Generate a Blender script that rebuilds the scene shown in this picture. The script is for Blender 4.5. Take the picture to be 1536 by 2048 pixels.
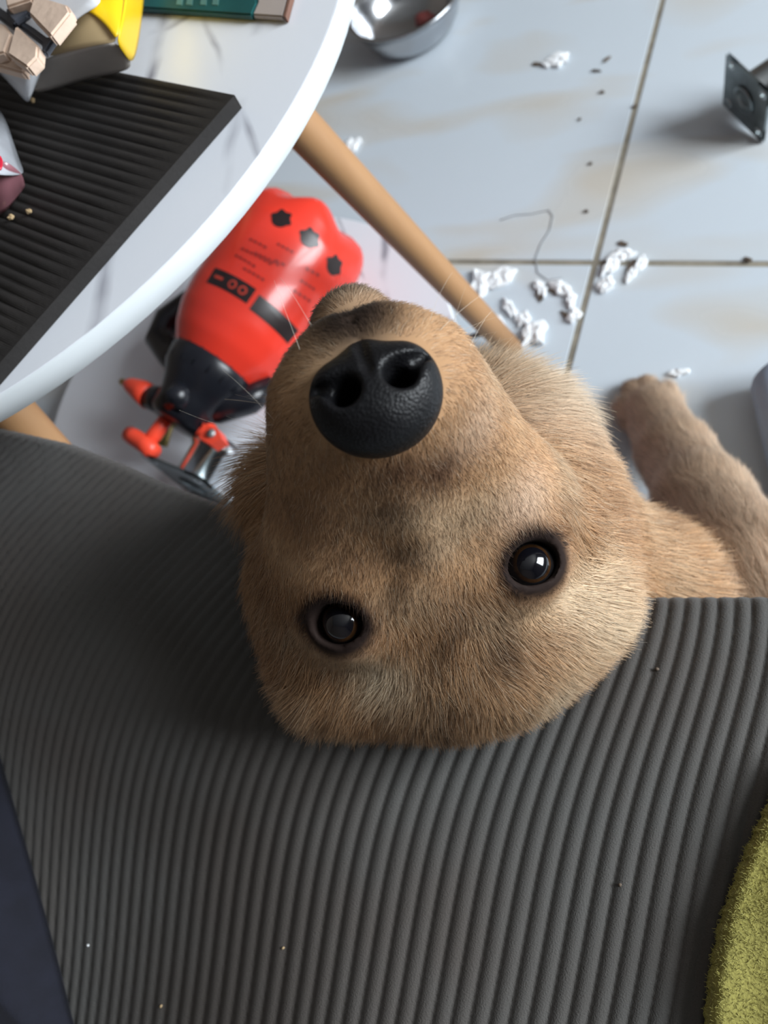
import bpy, bmesh, math, random
import numpy as np
from mathutils import Vector, Matrix, Quaternion

rng = np.random.default_rng(7)
random.seed(7)
scene = bpy.context.scene
COL = scene.collection
for o in list(bpy.data.objects):
    bpy.data.objects.remove(o)

# ------------------------------------------------------------------ camera
FPX, CX, CY, HCAM = 1597.0, 768.0, 1024.0, 0.70
NAD = np.array([0.40, 0.476, 1.0]); NAD /= np.linalg.norm(NAD)          # straight down, in camera axes
_l = np.array([-5.0, 646.0, 202.2])
_X = np.cross(_l, NAD); _X /= np.linalg.norm(_X)
if _X[0] < 0: _X = -_X
RW = np.array([_X, np.cross(-NAD, _X), -NAD])                            # camera axes -> room axes
CAM0 = np.array([0, 0, HCAM])

def cvw(c):                      # camera-axes point(s) to room
    return np.asarray(c, float) @ RW.T + CAM0
def ray(px, py):
    return np.array([(px - CX) / FPX, (py - CY) / FPX, 1.0])
def at_depth(px, py, z):
    return cvw(ray(px, py) * z)
def at_height(px, py, h):        # point seen at a pixel of the photo, lying at height h
    r = ray(px, py); return cvw(r * ((HCAM - h) / (r @ NAD)))

cam_d = bpy.data.cameras.new('camera')
cam = bpy.data.objects.new('camera', cam_d); COL.objects.link(cam)
cam_d.sensor_fit = 'VERTICAL'; cam_d.sensor_height = 24.0; cam_d.sensor_width = 18.0
cam_d.lens = FPX / 2048.0 * 24.0
cam_d.clip_start = 0.01
cam_d.dof.use_dof = True; cam_d.dof.focus_distance = 0.315; cam_d.dof.aperture_fstop = 6.6
m = Matrix.Identity(4)
for i in range(3):
    m[i][0] = RW[i, 0]; m[i][1] = -RW[i, 1]; m[i][2] = -RW[i, 2]; m[i][3] = CAM0[i]
cam.matrix_world = m
scene.camera = cam

# ------------------------------------------------------------------ world, light, exposure
world = bpy.data.worlds.new('world'); scene.world = world; world.use_nodes = True
wbg = world.node_tree.nodes['Background']
wbg.inputs[0].default_value = (0.62, 0.76, 1.0, 1); wbg.inputs[1].default_value = 1.0

WIN_X, WIN_Y, WIN_Z, WIN_W, WIN_H = 1.95, 0.85, 1.45, 1.50, 1.30
sun_d = bpy.data.lights.new('window_daylight', 'AREA'); sun_d.shape = 'RECTANGLE'
sun_d.size = WIN_W; sun_d.size_y = WIN_H; sun_d.energy = 158; sun_d.color = (0.90, 0.96, 1.0)
sun_o = bpy.data.objects.new('window_daylight', sun_d); COL.objects.link(sun_o)
sun_o.location = (WIN_X + 0.015, WIN_Y, WIN_Z)
sun_o.rotation_euler = Vector((-1, 0, 0)).to_track_quat('-Z', 'Z').to_euler()

vs = scene.view_settings
vs.view_transform = 'Standard'; vs.look = 'None'; vs.exposure = 0.0; vs.gamma = 1.0; vs.use_curve_mapping = False

# ------------------------------------------------------------------ materials
def mat(name, col, rough=0.6, metal=0.0, spec=0.5, noise=0.0, nscale=30.0, bump=0.0, bscale=200.0, col2=None,
        trans=0.0, alpha=1.0, coat=0.0, sheen=0.0, ior=1.45):
    ma = bpy.data.materials.new(name); ma.use_nodes = True
    nt = ma.node_tree; b = nt.nodes['Principled BSDF']
    b.inputs['Base Color'].default_value = (*col, 1); b.inputs['Roughness'].default_value = rough
    b.inputs['Metallic'].default_value = metal; b.inputs['Specular IOR Level'].default_value = spec
    b.inputs['Transmission Weight'].default_value = trans; b.inputs['Alpha'].default_value = alpha
    b.inputs['Coat Weight'].default_value = coat; b.inputs['Sheen Weight'].default_value = sheen
    b.inputs['IOR'].default_value = ior
    tc = nt.nodes.new('ShaderNodeTexCoord')
    if noise > 0 or col2:
        n = nt.nodes.new('ShaderNodeTexNoise'); n.inputs['Scale'].default_value = nscale; n.inputs['Detail'].default_value = 5
        nt.links.new(tc.outputs['Object'], n.inputs['Vector'])
        mx = nt.nodes.new('ShaderNodeMix'); mx.data_type = 'RGBA'
        c2 = col2 if col2 else tuple(c * (1 - noise) for c in col)
        mx.inputs[6].default_value = (*col, 1); mx.inputs[7].default_value = (*c2, 1)
        rp = nt.nodes.new('ShaderNodeMapRange'); rp.inputs[1].default_value = 0.35; rp.inputs[2].default_value = 0.65
        nt.links.new(n.outputs[0], rp.inputs[0]); nt.links.new(rp.outputs[0], mx.inputs[0])
        nt.links.new(mx.outputs[2], b.inputs['Base Color'])
    if bump > 0:
        n2 = nt.nodes.new('ShaderNodeTexNoise'); n2.inputs['Scale'].default_value = bscale; n2.inputs['Detail'].default_value = 3
        nt.links.new(tc.outputs['Object'], n2.inputs['Vector'])
        bp = nt.nodes.new('ShaderNodeBump'); bp.inputs['Strength'].default_value = bump; bp.inputs['Distance'].default_value = 0.001
        nt.links.new(n2.outputs[0], bp.inputs['Height']); nt.links.new(bp.outputs[0], b.inputs['Normal'])
    return ma

def N(ma, kind, **kw):
    n = ma.node_tree.nodes.new(kind)
    for k, v in kw.items(): setattr(n, k, v)
    return n
def bsdf(ma): return ma.node_tree.nodes['Principled BSDF']
def link(ma, a, b): ma.node_tree.links.new(a, b)

def tile_material():
    ma = mat('tile', (0.62, 0.66, 0.70), rough=0.22, spec=0.5)
    geo = N(ma, 'ShaderNodeNewGeometry')
    n1 = N(ma, 'ShaderNodeTexNoise'); n1.inputs['Scale'].default_value = 4.4; n1.inputs['Detail'].default_value = 1.5
    n1.inputs['Distortion'].default_value = 0.5
    mp = N(ma, 'ShaderNodeMapping'); mp.inputs['Scale'].default_value = (1.0, 2.6, 1.0)
    mp.inputs['Rotation'].default_value = (0, 0, -0.15)
    link(ma, geo.outputs['Position'], mp.inputs['Vector']); link(ma, mp.outputs[0], n1.inputs['Vector'])
    r1 = N(ma, 'ShaderNodeMapRange'); r1.inputs[1].default_value = 0.50; r1.inputs[2].default_value = 0.72
    link(ma, n1.outputs[0], r1.inputs[0])
    mx = N(ma, 'ShaderNodeMix', data_type='RGBA'); mx.inputs[6].default_value = (0.60, 0.655, 0.71, 1)
    mx.inputs[7].default_value = (0.57, 0.53, 0.47, 1)
    link(ma, r1.outputs[0], mx.inputs[0])
    n2 = N(ma, 'ShaderNodeTexNoise'); n2.inputs['Scale'].default_value = 3.0; n2.inputs['Detail'].default_value = 6
    link(ma, geo.outputs['Position'], n2.inputs['Vector'])
    mx2 = N(ma, 'ShaderNodeMix', data_type='RGBA', blend_type='MULTIPLY'); mx2.inputs[7].default_value = (0.90, 0.92, 0.93, 1)
    link(ma, n2.outputs[0], mx2.inputs[0]); link(ma, mx.outputs[2], mx2.inputs[6])
    link(ma, mx2.outputs[2], bsdf(ma).inputs['Base Color'])
    r2 = N(ma, 'ShaderNodeMapRange'); r2.inputs[3].default_value = 0.16; r2.inputs[4].default_value = 0.34
    link(ma, n1.outputs[0], r2.inputs[0]); link(ma, r2.outputs[0], bsdf(ma).inputs['Roughness'])
    return ma

T_TOP, T_TH, T_R = 0.445, 0.015, 0.301
TC = np.array([-2.0357, 1.3107]) * 0.27
def vein(p, q, amp, w):
    a = at_height(*p, T_TOP)[:2] - TC; b = at_height(*q, T_TOP)[:2] - TC; d = b - a; n_ = np.array([-d[1], d[0]]) / np.linalg.norm(d)
    return (float(n_[0]), float(n_[1]), float(-(n_ @ a)), amp, w)
def marble_material():
    ma = mat('marble', (0.78, 0.80, 0.84), rough=0.28)
    tc = N(ma, 'ShaderNodeTexCoord')
    n1 = N(ma, 'ShaderNodeTexNoise'); n1.inputs['Scale'].default_value = 5.0; n1.inputs['Detail'].default_value = 5
    link(ma, tc.outputs['Object'], n1.inputs['Vector'])
    sx = N(ma, 'ShaderNodeSeparateXYZ'); link(ma, tc.outputs['Object'], sx.inputs[0])
    # veins: lines a*x + b*y + c bent by noise
    tot = None
    for (a, b, c, amp, w) in (vein((494, 140), (440, 400), 0.045, 0.0024), vein((338, 20), (308, 145), 0.05, 0.0028), vein((425, 70), (442, 115), 0.03, 0.0014), (0.62, -0.78, -0.085, 0.13, 0.0022)):
        m1 = N(ma, 'ShaderNodeMath', operation='MULTIPLY'); m1.inputs[1].default_value = a; link(ma, sx.outputs[0], m1.inputs[0])
        m2 = N(ma, 'ShaderNodeMath', operation='MULTIPLY_ADD'); m2.inputs[1].default_value = b
        link(ma, sx.outputs[1], m2.inputs[0]); link(ma, m1.outputs[0], m2.inputs[2])
        m3 = N(ma, 'ShaderNodeMath', operation='MULTIPLY_ADD'); m3.inputs[1].default_value = amp
        link(ma, n1.outputs[0], m3.inputs[0]); link(ma, m2.outputs[0], m3.inputs[2])
        m4 = N(ma, 'ShaderNodeMath', operation='ADD'); m4.inputs[1].default_value = c - amp * 0.5; link(ma, m3.outputs[0], m4.inputs[0])
        m5 = N(ma, 'ShaderNodeMath', operation='ABSOLUTE'); link(ma, m4.outputs[0], m5.inputs[0])
        r = N(ma, 'ShaderNodeMapRange'); r.inputs[1].default_value = 0.0; r.inputs[2].default_value = w * 2.2
        r.inputs[3].default_value = 1.0; r.inputs[4].default_value = 0.0; link(ma, m5.outputs[0], r.inputs[0])
        if tot is None: tot = r.outputs[0]
        else:
            mm = N(ma, 'ShaderNodeMath', operation='MAXIMUM'); link(ma, tot, mm.inputs[0]); link(ma, r.outputs[0], mm.inputs[1]); tot = mm.outputs[0]
    n3 = N(ma, 'ShaderNodeTexNoise'); n3.inputs['Scale'].default_value = 14; link(ma, tc.outputs['Object'], n3.inputs['Vector'])
    r3 = N(ma, 'ShaderNodeMapRange'); r3.inputs[1].default_value = 0.40; r3.inputs[2].default_value = 0.60; link(ma, n3.outputs[0], r3.inputs[0])
    mu = N(ma, 'ShaderNodeMath', operation='MULTIPLY'); link(ma, tot, mu.inputs[0]); link(ma, r3.outputs[0], mu.inputs[1])
    mx = N(ma, 'ShaderNodeMix', data_type='RGBA'); mx.inputs[6].default_value = (0.80, 0.83, 0.89, 1); mx.inputs[7].default_value = (0.26, 0.26, 0.31, 1)
    link(ma, mu.outputs[0], mx.inputs[0]); link(ma, mx.outputs[2], bsdf(ma).inputs['Base Color'])
    return ma

def wood_material(name, c1, c2):
    ma = mat(name, c1, rough=0.5)
    tc = N(ma, 'ShaderNodeTexCoord'); mp = N(ma, 'ShaderNodeMapping'); mp.inputs['Scale'].default_value = (60, 60, 4)
    n = N(ma, 'ShaderNodeTexNoise'); n.inputs['Scale'].default_value = 1.0; n.inputs['Detail'].default_value = 4
    link(ma, tc.outputs['Object'], mp.inputs[0]); link(ma, mp.outputs[0], n.inputs['Vector'])
    mx = N(ma, 'ShaderNodeMix', data_type='RGBA'); mx.inputs[6].default_value = (*c1, 1); mx.inputs[7].default_value = (*c2, 1)
    link(ma, n.outputs[0], mx.inputs[0]); link(ma, mx.outputs[2], bsdf(ma).inputs['Base Color'])
    return ma

M = {}
M['tile'] = tile_material()
M['grout'] = mat('grout', (0.30, 0.27, 0.215), 0.9, noise=0.35, nscale=40)
M['wall'] = mat('wall_paint', (0.16, 0.13, 0.11), 0.9, noise=0.05, nscale=3)
M['ceil'] = mat('ceiling_paint', (0.26, 0.25, 0.24), 0.9, noise=0.03)
M['frame'] = mat('window_frame', (0.55, 0.56, 0.57), 0.4)
M['glass'] = mat('pane_glass', (0.9, 0.95, 1.0), 0.03, trans=1.0)
M['marble'] = marble_material()
M['edge'] = mat('white_edge_band', (0.74, 0.79, 0.82), 0.35, noise=0.06, nscale=12)
M['wood'] = wood_material('beech', (0.46, 0.26, 0.125), (0.36, 0.19, 0.085))
M['steel'] = mat('stainless', (0.52, 0.53, 0.55), 0.22, 1.0, noise=0.1, nscale=20)
M['chrome'] = mat('chrome', (0.62, 0.66, 0.68), 0.18, 1.0)
M['darksteel'] = mat('dark_steel', (0.24, 0.28, 0.29), 0.40, 1.0, noise=0.3, nscale=60)
M['red'] = mat('red_plastic', (0.80, 0.045, 0.025), 0.27, noise=0.05, nscale=8, coat=0.2)
M['orange'] = mat('orange_red_plastic', (0.90, 0.075, 0.035), 0.35, noise=0.04)
M['black'] = mat('black_plastic', (0.009, 0.010, 0.014), 0.28, noise=0.2, nscale=30)
M['ink'] = mat('black_print', (0.020, 0.012, 0.012), 0.35, noise=0.2)
M['brass'] = mat('brass', (0.45, 0.33, 0.12), 0.3, 1.0, noise=0.2)
M['redprint'] = mat('red_print', (0.5, 0.05, 0.03), 0.4, noise=0.1)
M['grey'] = mat('grey_metal', (0.4, 0.42, 0.42), 0.4, 0.6, noise=0.1)
M['board'] = mat('black_ribbed_foam', (0.017, 0.0145, 0.0135), 0.75, noise=0.35, nscale=25, bump=0.3, bscale=400)
M['foam'] = mat('white_foam', (0.88, 0.90, 0.92), 0.85, noise=0.06, nscale=60, bump=0.5, bscale=300)
M['crumb'] = mat('brown_crumb', (0.16, 0.12, 0.09), 0.9, noise=0.4, nscale=200)
M['thread'] = mat('grey_thread', (0.34, 0.36, 0.39), 0.8, noise=0.2)
M['navy'] = mat('navy_cloth', (0.010, 0.011, 0.021), 0.9, noise=0.3, nscale=50, bump=0.4, bscale=900, sheen=0.05)
M['yellow_fleece'] = mat('yellow_fleece', (0.36, 0.325, 0.085), 0.95, noise=0.25, nscale=25, bump=0.8, bscale=500, sheen=0.1)
M['bluegrey'] = mat('blue_grey_cloth', (0.33, 0.40, 0.52), 0.85, noise=0.15, nscale=20, bump=0.3)
M['yellow'] = mat('yellow_film', (0.90, 0.58, 0.01), 0.38, noise=0.12, nscale=14, coat=0.1)
M['greyfilm'] = mat('grey_film', (0.78, 0.72, 0.66), 0.45, noise=0.25, nscale=14)
M['tanfilm'] = mat('tan_film', (0.72, 0.54, 0.30), 0.4, noise=0.25, nscale=18)
M['whitefilm'] = mat('white_film', (0.74, 0.76, 0.80), 0.3, noise=0.15, nscale=25, coat=0.3)
M['biscuit'] = mat('biscuit', (0.74, 0.56, 0.44), 0.7, noise=0.10, nscale=40, bump=0.6, bscale=120)
M['bandgrey'] = mat('grey_band', (0.085, 0.095, 0.12), 0.5, noise=0.3, nscale=30)
M['green'] = mat('dark_green_card', (0.012, 0.105, 0.105), 0.45, noise=0.3, nscale=30)
M['greenprint'] = mat('pale_green_print', (0.10, 0.24, 0.22), 0.5, noise=0.2, nscale=60)
M['beige'] = mat('beige_card', (0.42, 0.36, 0.33), 0.6, noise=0.1)
M['brownedge'] = mat('brown_card_edge', (0.20, 0.10, 0.07), 0.7, noise=0.2)
M['clear'] = mat('clear_bag_film', (0.55, 0.57, 0.62), 0.2, noise=0.3, nscale=30, coat=0.5)
M['pinkfilm'] = mat('pink_film', (0.40, 0.17, 0.20), 0.25, noise=0.25, nscale=30, coat=0.5)
M['redspot'] = mat('red_print_spot', (0.62, 0.02, 0.05), 0.4, noise=0.1)

def seat_material():
    ma = mat('ribbed_grey_fabric', (0.10, 0.095, 0.088), 0.85, bump=0.5, bscale=1400, sheen=0.12)
    geo = N(ma, 'ShaderNodeNewGeometry')
    n1 = N(ma, 'ShaderNodeTexNoise'); n1.inputs['Scale'].default_value = 9; n1.inputs['Detail'].default_value = 5
    link(ma, geo.outputs['Position'], n1.inputs['Vector'])
    rp = N(ma, 'ShaderNodeMapRange'); rp.inputs[1].default_value = 0.35; rp.inputs[2].default_value = 0.65
    link(ma, n1.outputs[0], rp.inputs[0])
    mx = N(ma, 'ShaderNodeMix', data_type='RGBA'); mx.inputs[6].default_value = (0.076, 0.074, 0.070, 1); mx.inputs[7].default_value = (0.066, 0.057, 0.051, 1)
    link(ma, rp.outputs[0], mx.inputs[0]); link(ma, mx.outputs[2], bsdf(ma).inputs['Base Color'])
    return ma
M['seat'] = seat_material()

# ------------------------------------------------------------------ mesh helpers
def mesh_obj(name, verts, faces, material, parent=None, smooth=True, loc=None):
    me = bpy.data.meshes.new(name)
    verts = np.asarray(verts, float)
    if loc is not None: verts = verts - np.asarray(loc, float)
    me.from_pydata(verts.tolist(), [], [list(map(int, f)) for f in faces])
    me.materials.append(M[material] if isinstance(material, str) else material)
    if smooth: me.polygons.foreach_set('use_smooth', [True] * len(me.polygons))
    me.update()
    o = bpy.data.objects.new(name, me); COL.objects.link(o)
    if loc is not None: o.location = tuple(loc)
    if parent is not None:
        o.parent = parent
        if loc is None: o.matrix_parent_inverse = Matrix.Identity(4)
    return o
def fast_mesh(name, V, Q, material, parent=None):
    me = bpy.data.meshes.new(name)
    V = np.ascontiguousarray(V, np.float32); Q = np.ascontiguousarray(Q, np.int32); k = Q.shape[1]
    me.vertices.add(len(V)); me.vertices.foreach_set('co', V.ravel())
    me.loops.add(Q.size); me.loops.foreach_set('vertex_index', Q.ravel())
    me.polygons.add(len(Q)); me.polygons.foreach_set('loop_start', np.arange(len(Q), dtype=np.int32) * k)
    me.polygons.foreach_set('use_smooth', np.ones(len(Q), bool))
    me.materials.append(M[material] if isinstance(material, str) else material)
    me.update(calc_edges=True); me.validate()
    o = bpy.data.objects.new(name, me); COL.objects.link(o)
    if parent is not None: o.parent = parent
    return o
def bm_obj(name, bm, material, parent=None, smooth=False, frame=None):
    me = bpy.data.meshes.new(name); bm.to_mesh(me); bm.free()
    me.materials.append(M[material] if isinstance(material, str) else material)
    if smooth: me.polygons.foreach_set('use_smooth', [True] * len(me.polygons))
    o = bpy.data.objects.new(name, me); COL.objects.link(o)
    if frame is not None: o.matrix_local = frame
    if parent is not None: o.parent = parent
    return o
def empty(name, loc, rot=None):
    o = bpy.data.objects.new(name, None); o.empty_display_size = 0.02; COL.objects.link(o)
    o.location = tuple(loc)
    if rot is not None: o.rotation_mode = 'QUATERNION'; o.rotation_quaternion = rot
    return o
def tag(o, label, cat, group=None, kind=None):
    o['label'] = label; o['category'] = cat
    if group: o['group'] = group
    if kind: o['kind'] = kind
    return o
def struct(o, label=None):
    o['kind'] = 'structure'
    if label: o['label'] = label
    return o
def box_bm(lo, hi, bev=0.0, seg=2):
    bm = bmesh.new(); bmesh.ops.create_cube(bm, size=1.0)
    lo = Vector(lo); hi = Vector(hi)
    for v in bm.verts:
        v.co = Vector([(lo[i] + hi[i]) / 2 + v.co[i] * (hi[i] - lo[i]) for i in range(3)])
    if bev > 0: bmesh.ops.bevel(bm, geom=bm.edges[:], offset=bev, segments=seg, affect='EDGES', profile=0.5)
    return bm
def lathe(profile, n=48, lobes=None):
    """profile list of (r, z); closes poles where r==0"""
    V = []; F = []
    for i, (r, z) in enumerate(profile):
        for k in range(n):
            a = 2 * math.pi * k / n
            dr, dz = (lobes(r, z, a) if lobes else (0, 0))
            V.append(((r + dr) * math.cos(a), (r + dr) * math.sin(a), z + dz))
    for i in range(len(profile) - 1):
        for k in range(n):
            k2 = (k + 1) % n
            F.append((i * n + k, i * n + k2, (i + 1) * n + k2, (i + 1) * n + k))
    return V, F
def tube(points, radii, n=12, cap=True):
    P = [Vector(p) for p in points]; V = []; F = []
    t0 = (P[1] - P[0]).normalized()
    ref = t0.orthogonal().normalized()
    for i, p in enumerate(P):
        t = (P[min(i + 1, len(P) - 1)] - P[max(i - 1, 0)]).normalized()
        ref = (ref - t * ref.dot(t)).normalized(); b = t.cross(ref)
        r = radii[i] if hasattr(radii, '__len__') else radii
        for k in range(n):
            a = 2 * math.pi * k / n
            V.append(p + (ref * math.cos(a) + b * math.sin(a)) * r)
    for i in range(len(P) - 1):
        for k in range(n):
            k2 = (k + 1) % n; F.append((i * n + k, i * n + k2, (i + 1) * n + k2, (i + 1) * n + k))
    if cap:
        F.append(tuple(range(n))[::-1]); F.append(tuple(range((len(P) - 1) * n, len(P) * n)))
    return [tuple(v) for v in V], F
def frame_from(origin, zdir, xhint):
    z = Vector(zdir).normalized(); x = Vector(xhint); x = (x - z * x.dot(z)).normalized(); y = z.cross(x)
    m = Matrix.Identity(4)
    for i in range(3): m[i][0] = x[i]; m[i][1] = y[i]; m[i][2] = z[i]; m[i][3] = origin[i]
    return m
def root_from(name, mtx):
    o = bpy.data.objects.new(name, None); o.empty_display_size = 0.02; COL.objects.link(o); o.matrix_world = mtx; return o

# ------------------------------------------------------------------ the room
TILE = 0.60; GAP = 0.0068
corner = at_height(1190, 525, 0.0)
floor = bm_obj('floor', box_bm((-2.0, -2.0, -0.05), (2.0, 2.4, -0.0010)), 'grout')
struct(floor, 'pale glossy tiled floor with stained grout lines')
tm = None
i0 = int(math.floor((-2.0 - corner[0]) / TILE)); j0 = int(math.floor((-2.0 - corner[1]) / TILE))
for i in range(i0, i0 + 8):
    for j in range(j0, j0 + 9):
        lo = [corner[0] + i * TILE, corner[1] + j * TILE]; hi = [lo[0] + TILE, lo[1] + TILE]
        if lo[0] < -2.0 or hi[0] > 2.0 or lo[1] < -2.0 or hi[1] > 2.4:
            l2 = [max(lo[0], -2.0), max(lo[1], -2.0)]; h2 = [min(hi[0], 2.0), min(hi[1], 2.4)]
            if h2[0] - l2[0] < 0.03 or h2[1] - l2[1] < 0.03: continue
            w, d = h2[0] - l2[0], h2[1] - l2[1]
            t = bm_obj('tile', box_bm((-w / 2 + GAP / 2, -d / 2 + GAP / 2, -0.012), (w / 2 - GAP / 2, d / 2 - GAP / 2, 0), 0.0012, 1), 'tile', floor)
            t.location = ((l2[0] + h2[0]) / 2, (l2[1] + h2[1]) / 2, 0)
        else:
            if tm is None:
                t = bm_obj('tile', box_bm((-TILE / 2 + GAP / 2, -TILE / 2 + GAP / 2, -0.012), (TILE / 2 - GAP / 2, TILE / 2 - GAP / 2, 0), 0.0006, 1), 'tile', floor)
                tm = t.data
            else:
                t = bpy.data.objects.new('tile', tm); COL.objects.link(t); t.parent = floor
            t.location = ((lo[0] + hi[0]) / 2, (lo[1] + hi[1]) / 2, 0)
HC = 2.6
struct(bm_obj('ceiling', box_bm((-2.1, -2.1, HC), (2.1, 2.5, HC + 0.1)), 'ceil'))
struct(bm_obj('wall_left', box_bm((-2.1, -2.1, -0.05), (-2.0, 2.5, HC)), 'wall'))
struct(bm_obj('wall_back', box_bm((-2.0, 2.4, -0.05), (2.0, 2.5, HC)), 'wall'))
struct(bm_obj('wall_front', box_bm((-2.0, -2.1, -0.05), (2.0, -2.0, HC)), 'wall'))
y0, y1 = WIN_Y - WIN_W / 2, WIN_Y + WIN_W / 2; z0, z1 = WIN_Z - WIN_H / 2, WIN_Z + WIN_H / 2
bm = bmesh.new()
for lo, hi in (((2.0, -2.1, -0.05), (2.1, y0, HC)), ((2.0, y1, -0.05), (2.1, 2.5, HC)), ((2.0, y0, -0.05), (2.1, y1, z0)), ((2.0, y0, z1), (2.1, y1, HC))):
    b2 = box_bm(lo, hi); me = bpy.data.meshes.new('t'); b2.to_mesh(me); b2.free(); bm.from_mesh(me); bpy.data.meshes.remove(me)
struct(bm_obj('wall_right', bm, 'wall'))
win = struct(empty('window_1', (2.0, WIN_Y, z0)), 'two-pane window with a pale frame')
def wpart(name, lo, hi, m_):
    o = bm_obj(name, box_bm([lo[0] - 2.0, lo[1] - WIN_Y, lo[2] - z0], [hi[0] - 2.0, hi[1] - WIN_Y, hi[2] - z0], 0.003, 1), m_, win); return o
fw = 0.05
wpart('frame_rail', (1.93, y0, z0), (2.06, y1, z0 + fw), 'frame'); wpart('frame_rail', (1.93, y0, z1 - fw), (2.06, y1, z1), 'frame')
wpart('frame_stile', (1.93, y0, z0 + fw), (2.06, y0 + fw, z1 - fw), 'frame'); wpart('frame_stile', (1.93, y1 - fw, z0 + fw), (2.06, y1, z1 - fw), 'frame')
wpart('mullion', (1.93, WIN_Y - 0.03, z0 + fw), (2.06, WIN_Y + 0.03, z1 - fw), 'frame')
wpart('pane', (2.02, y0 + fw, z0 + fw), (2.026, WIN_Y - 0.03, z1 - fw), 'glass'); wpart('pane', (2.02, WIN_Y + 0.03, z0 + fw), (2.026, y1 - fw, z1 - fw), 'glass')

# ------------------------------------------------------------------ round two-tier table
table = tag(empty('round_table', (TC[0], TC[1], 0)), 'round white marble-topped table with splayed wooden legs and a low shelf', 'table')
def disc(name, r, zlo, zhi, m_, parent, bev=0.002):
    pr = [(0.0001, zlo), (r - bev, zlo), (r, zlo + bev), (r, zhi - bev), (r - bev, zhi), (0.0001, zhi)]
    V, F = lathe(pr, 128); return mesh_obj(name, V, F, m_, parent, smooth=False)
disc('table_top', T_R - 0.0012, T_TOP - T_TH + 0.0006, T_TOP, 'marble', table, 0.001)
V, F = lathe([(T_R - 0.0014, T_TOP - T_TH), (T_R, T_TOP - T_TH + 0.001), (T_R, T_TOP - 0.0015), (T_R - 0.0014, T_TOP + 0.0001)], 128)
mesh_obj('edge_band', V, F, 'edge', table)
SH_TOP = 0.045
disc('lower_shelf', 0.258, SH_TOP - 0.012, SH_TOP, 'marble', table, 0.002)
for th in (21, -68, 111, 201):
    c, s = math.cos(math.radians(th)), math.sin(math.radians(th))
    hs = np.linspace(0, T_TOP - T_TH, 6)
    pts = [((0.19 + 0.28 * h - 0.004) * c, (0.19 + 0.28 * h - 0.004) * s, T_TOP - T_TH - h) for h in hs]
    V, F = tube(pts, [0.0165, 0.0160, 0.0150, 0.0140, 0.0130, 0.0120], 20)
    lg = mesh_obj('leg', V, F, 'wood', table)
    pr = 0.295
    V, F = tube([(0.255 * c, 0.255 * s, SH_TOP - 0.006), (0.290 * c, 0.290 * s, SH_TOP - 0.006)], 0.003, 8)
    mesh_obj('shelf_peg', V, F, 'grey', table)

# ------------------------------------------------------------------ black ribbed board on the table
def table_px(px, py, h=0.0): return at_height(px, py, T_TOP + h)
def board():
    th = 0.0115
    A = table_px(464, 181, th); B = table_px(-40, 905 - 150, th)       # right-hand edge, far corner to near corner
    A2 = table_px(240, 138, th)
    e1 = (B - A)[:2]; L1 = np.linalg.norm(e1); e1 /= L1
    e2 = (A2 - A)[:2]; L2 = 0.36; e2 = e2 / np.linalg.norm(e2)
    nU, nV = 12, 420
    L1 = 0.40
    V = []; F = []
    per = 0.0064
    def h(v):
        q = abs(math.sin(math.pi * v / per)); return 0.0017 * q ** 0.8
    for iv in range(nV + 1):
        v = L1 * iv / nV
        for iu in range(nU + 1):
            u = L2 * iu / nU
            sh = 0.0
            p = A[:2] + e1 * v + e2 * u
            V.append((p[0], p[1], T_TOP + th - 0.0028 + (h(v) if 0 < iv < nV and iu > 0 else 0.0)))
    w = nU + 1
    for iv in range(nV):
        for iu in range(nU):
            a = iv * w + iu; F.append((a, a + 1, a + w + 1, a + w))
    ring = [iu for iu in range(w)] + [iv * w + nU for iv in range(1, nV + 1)] + [nV * w + iu for iu in range(nU - 1, -1, -1)] + [iv * w for iv in range(nV - 1, 0, -1)]
    base = len(V)
    for r in ring: V.append((V[r][0], V[r][1], T_TOP + 0.0005))
    k = len(ring)
    for i in range(k): F.append((ring[i], base + i, base + (i + 1) % k, ring[(i + 1) % k]))
    F.append(tuple(base + i for i in range(k)))
    # keep it on the table: trim nothing, only its visible part is on the marble
    o = mesh_obj('ribbed_board', V, F, 'board', None, smooth=False, loc=(A[0], A[1], T_TOP))
    tag(o, 'thick black ribbed foam board lying on the marble table top', 'board')
    return A, e1, e2
bA, be1, be2 = board()
BT = T_TOP + 0.0115

# ------------------------------------------------------------------ ribbed seat
SAMP = [(812,1790,33,.22),(830,1517,33,.32),(1050,1530,37,.35),(1100,1650,37,.2),(1090,1480,36,.42),(730,2000,32,.15),(1000,2000,36,.13),
 (1350,1900,40,.12),(1350,1500,38,.22),(1400,1300,37,.2),(1480,1250,37,.1),(200,1919,20,.12),(300,1919,24,.15),(430,1919,28,.17),(520,1919,30,.17),
 (390,1567,29,.34),(300,1567,24,.28),(150,1567,18,.17),(50,1520,16,.15),(130,1130,23,.95),(260,1065,28,1.3),(65,1293,18,.37),(228,1325,26,.52),
 (350,1325,30,.6),(219,964,25,1.25),(60,1000,20,.9),(20,930,20,1.0),(400,1150,31,1.3),(430,1300,31,.75),(500,1450,31,.5),(650,1480,32,.42),(120,930,22,1.1),
 (900,1250,36,.5),(700,1200,34,.8),(1100,1200,37,.35),(1700,1300,40,.1),(1700,1900,42,.1),(900,2300,36,.1),(200,2300,20,.1),(1600,2300,42,.1),(-150,1900,14,.1),(-150,1300,16,.3),(-150,900,18,.9)]
DEG = 5
EXPS = [(a, b) for a in range(DEG + 1) for b in range(DEG + 1 - a) if a + b > 0]
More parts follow.
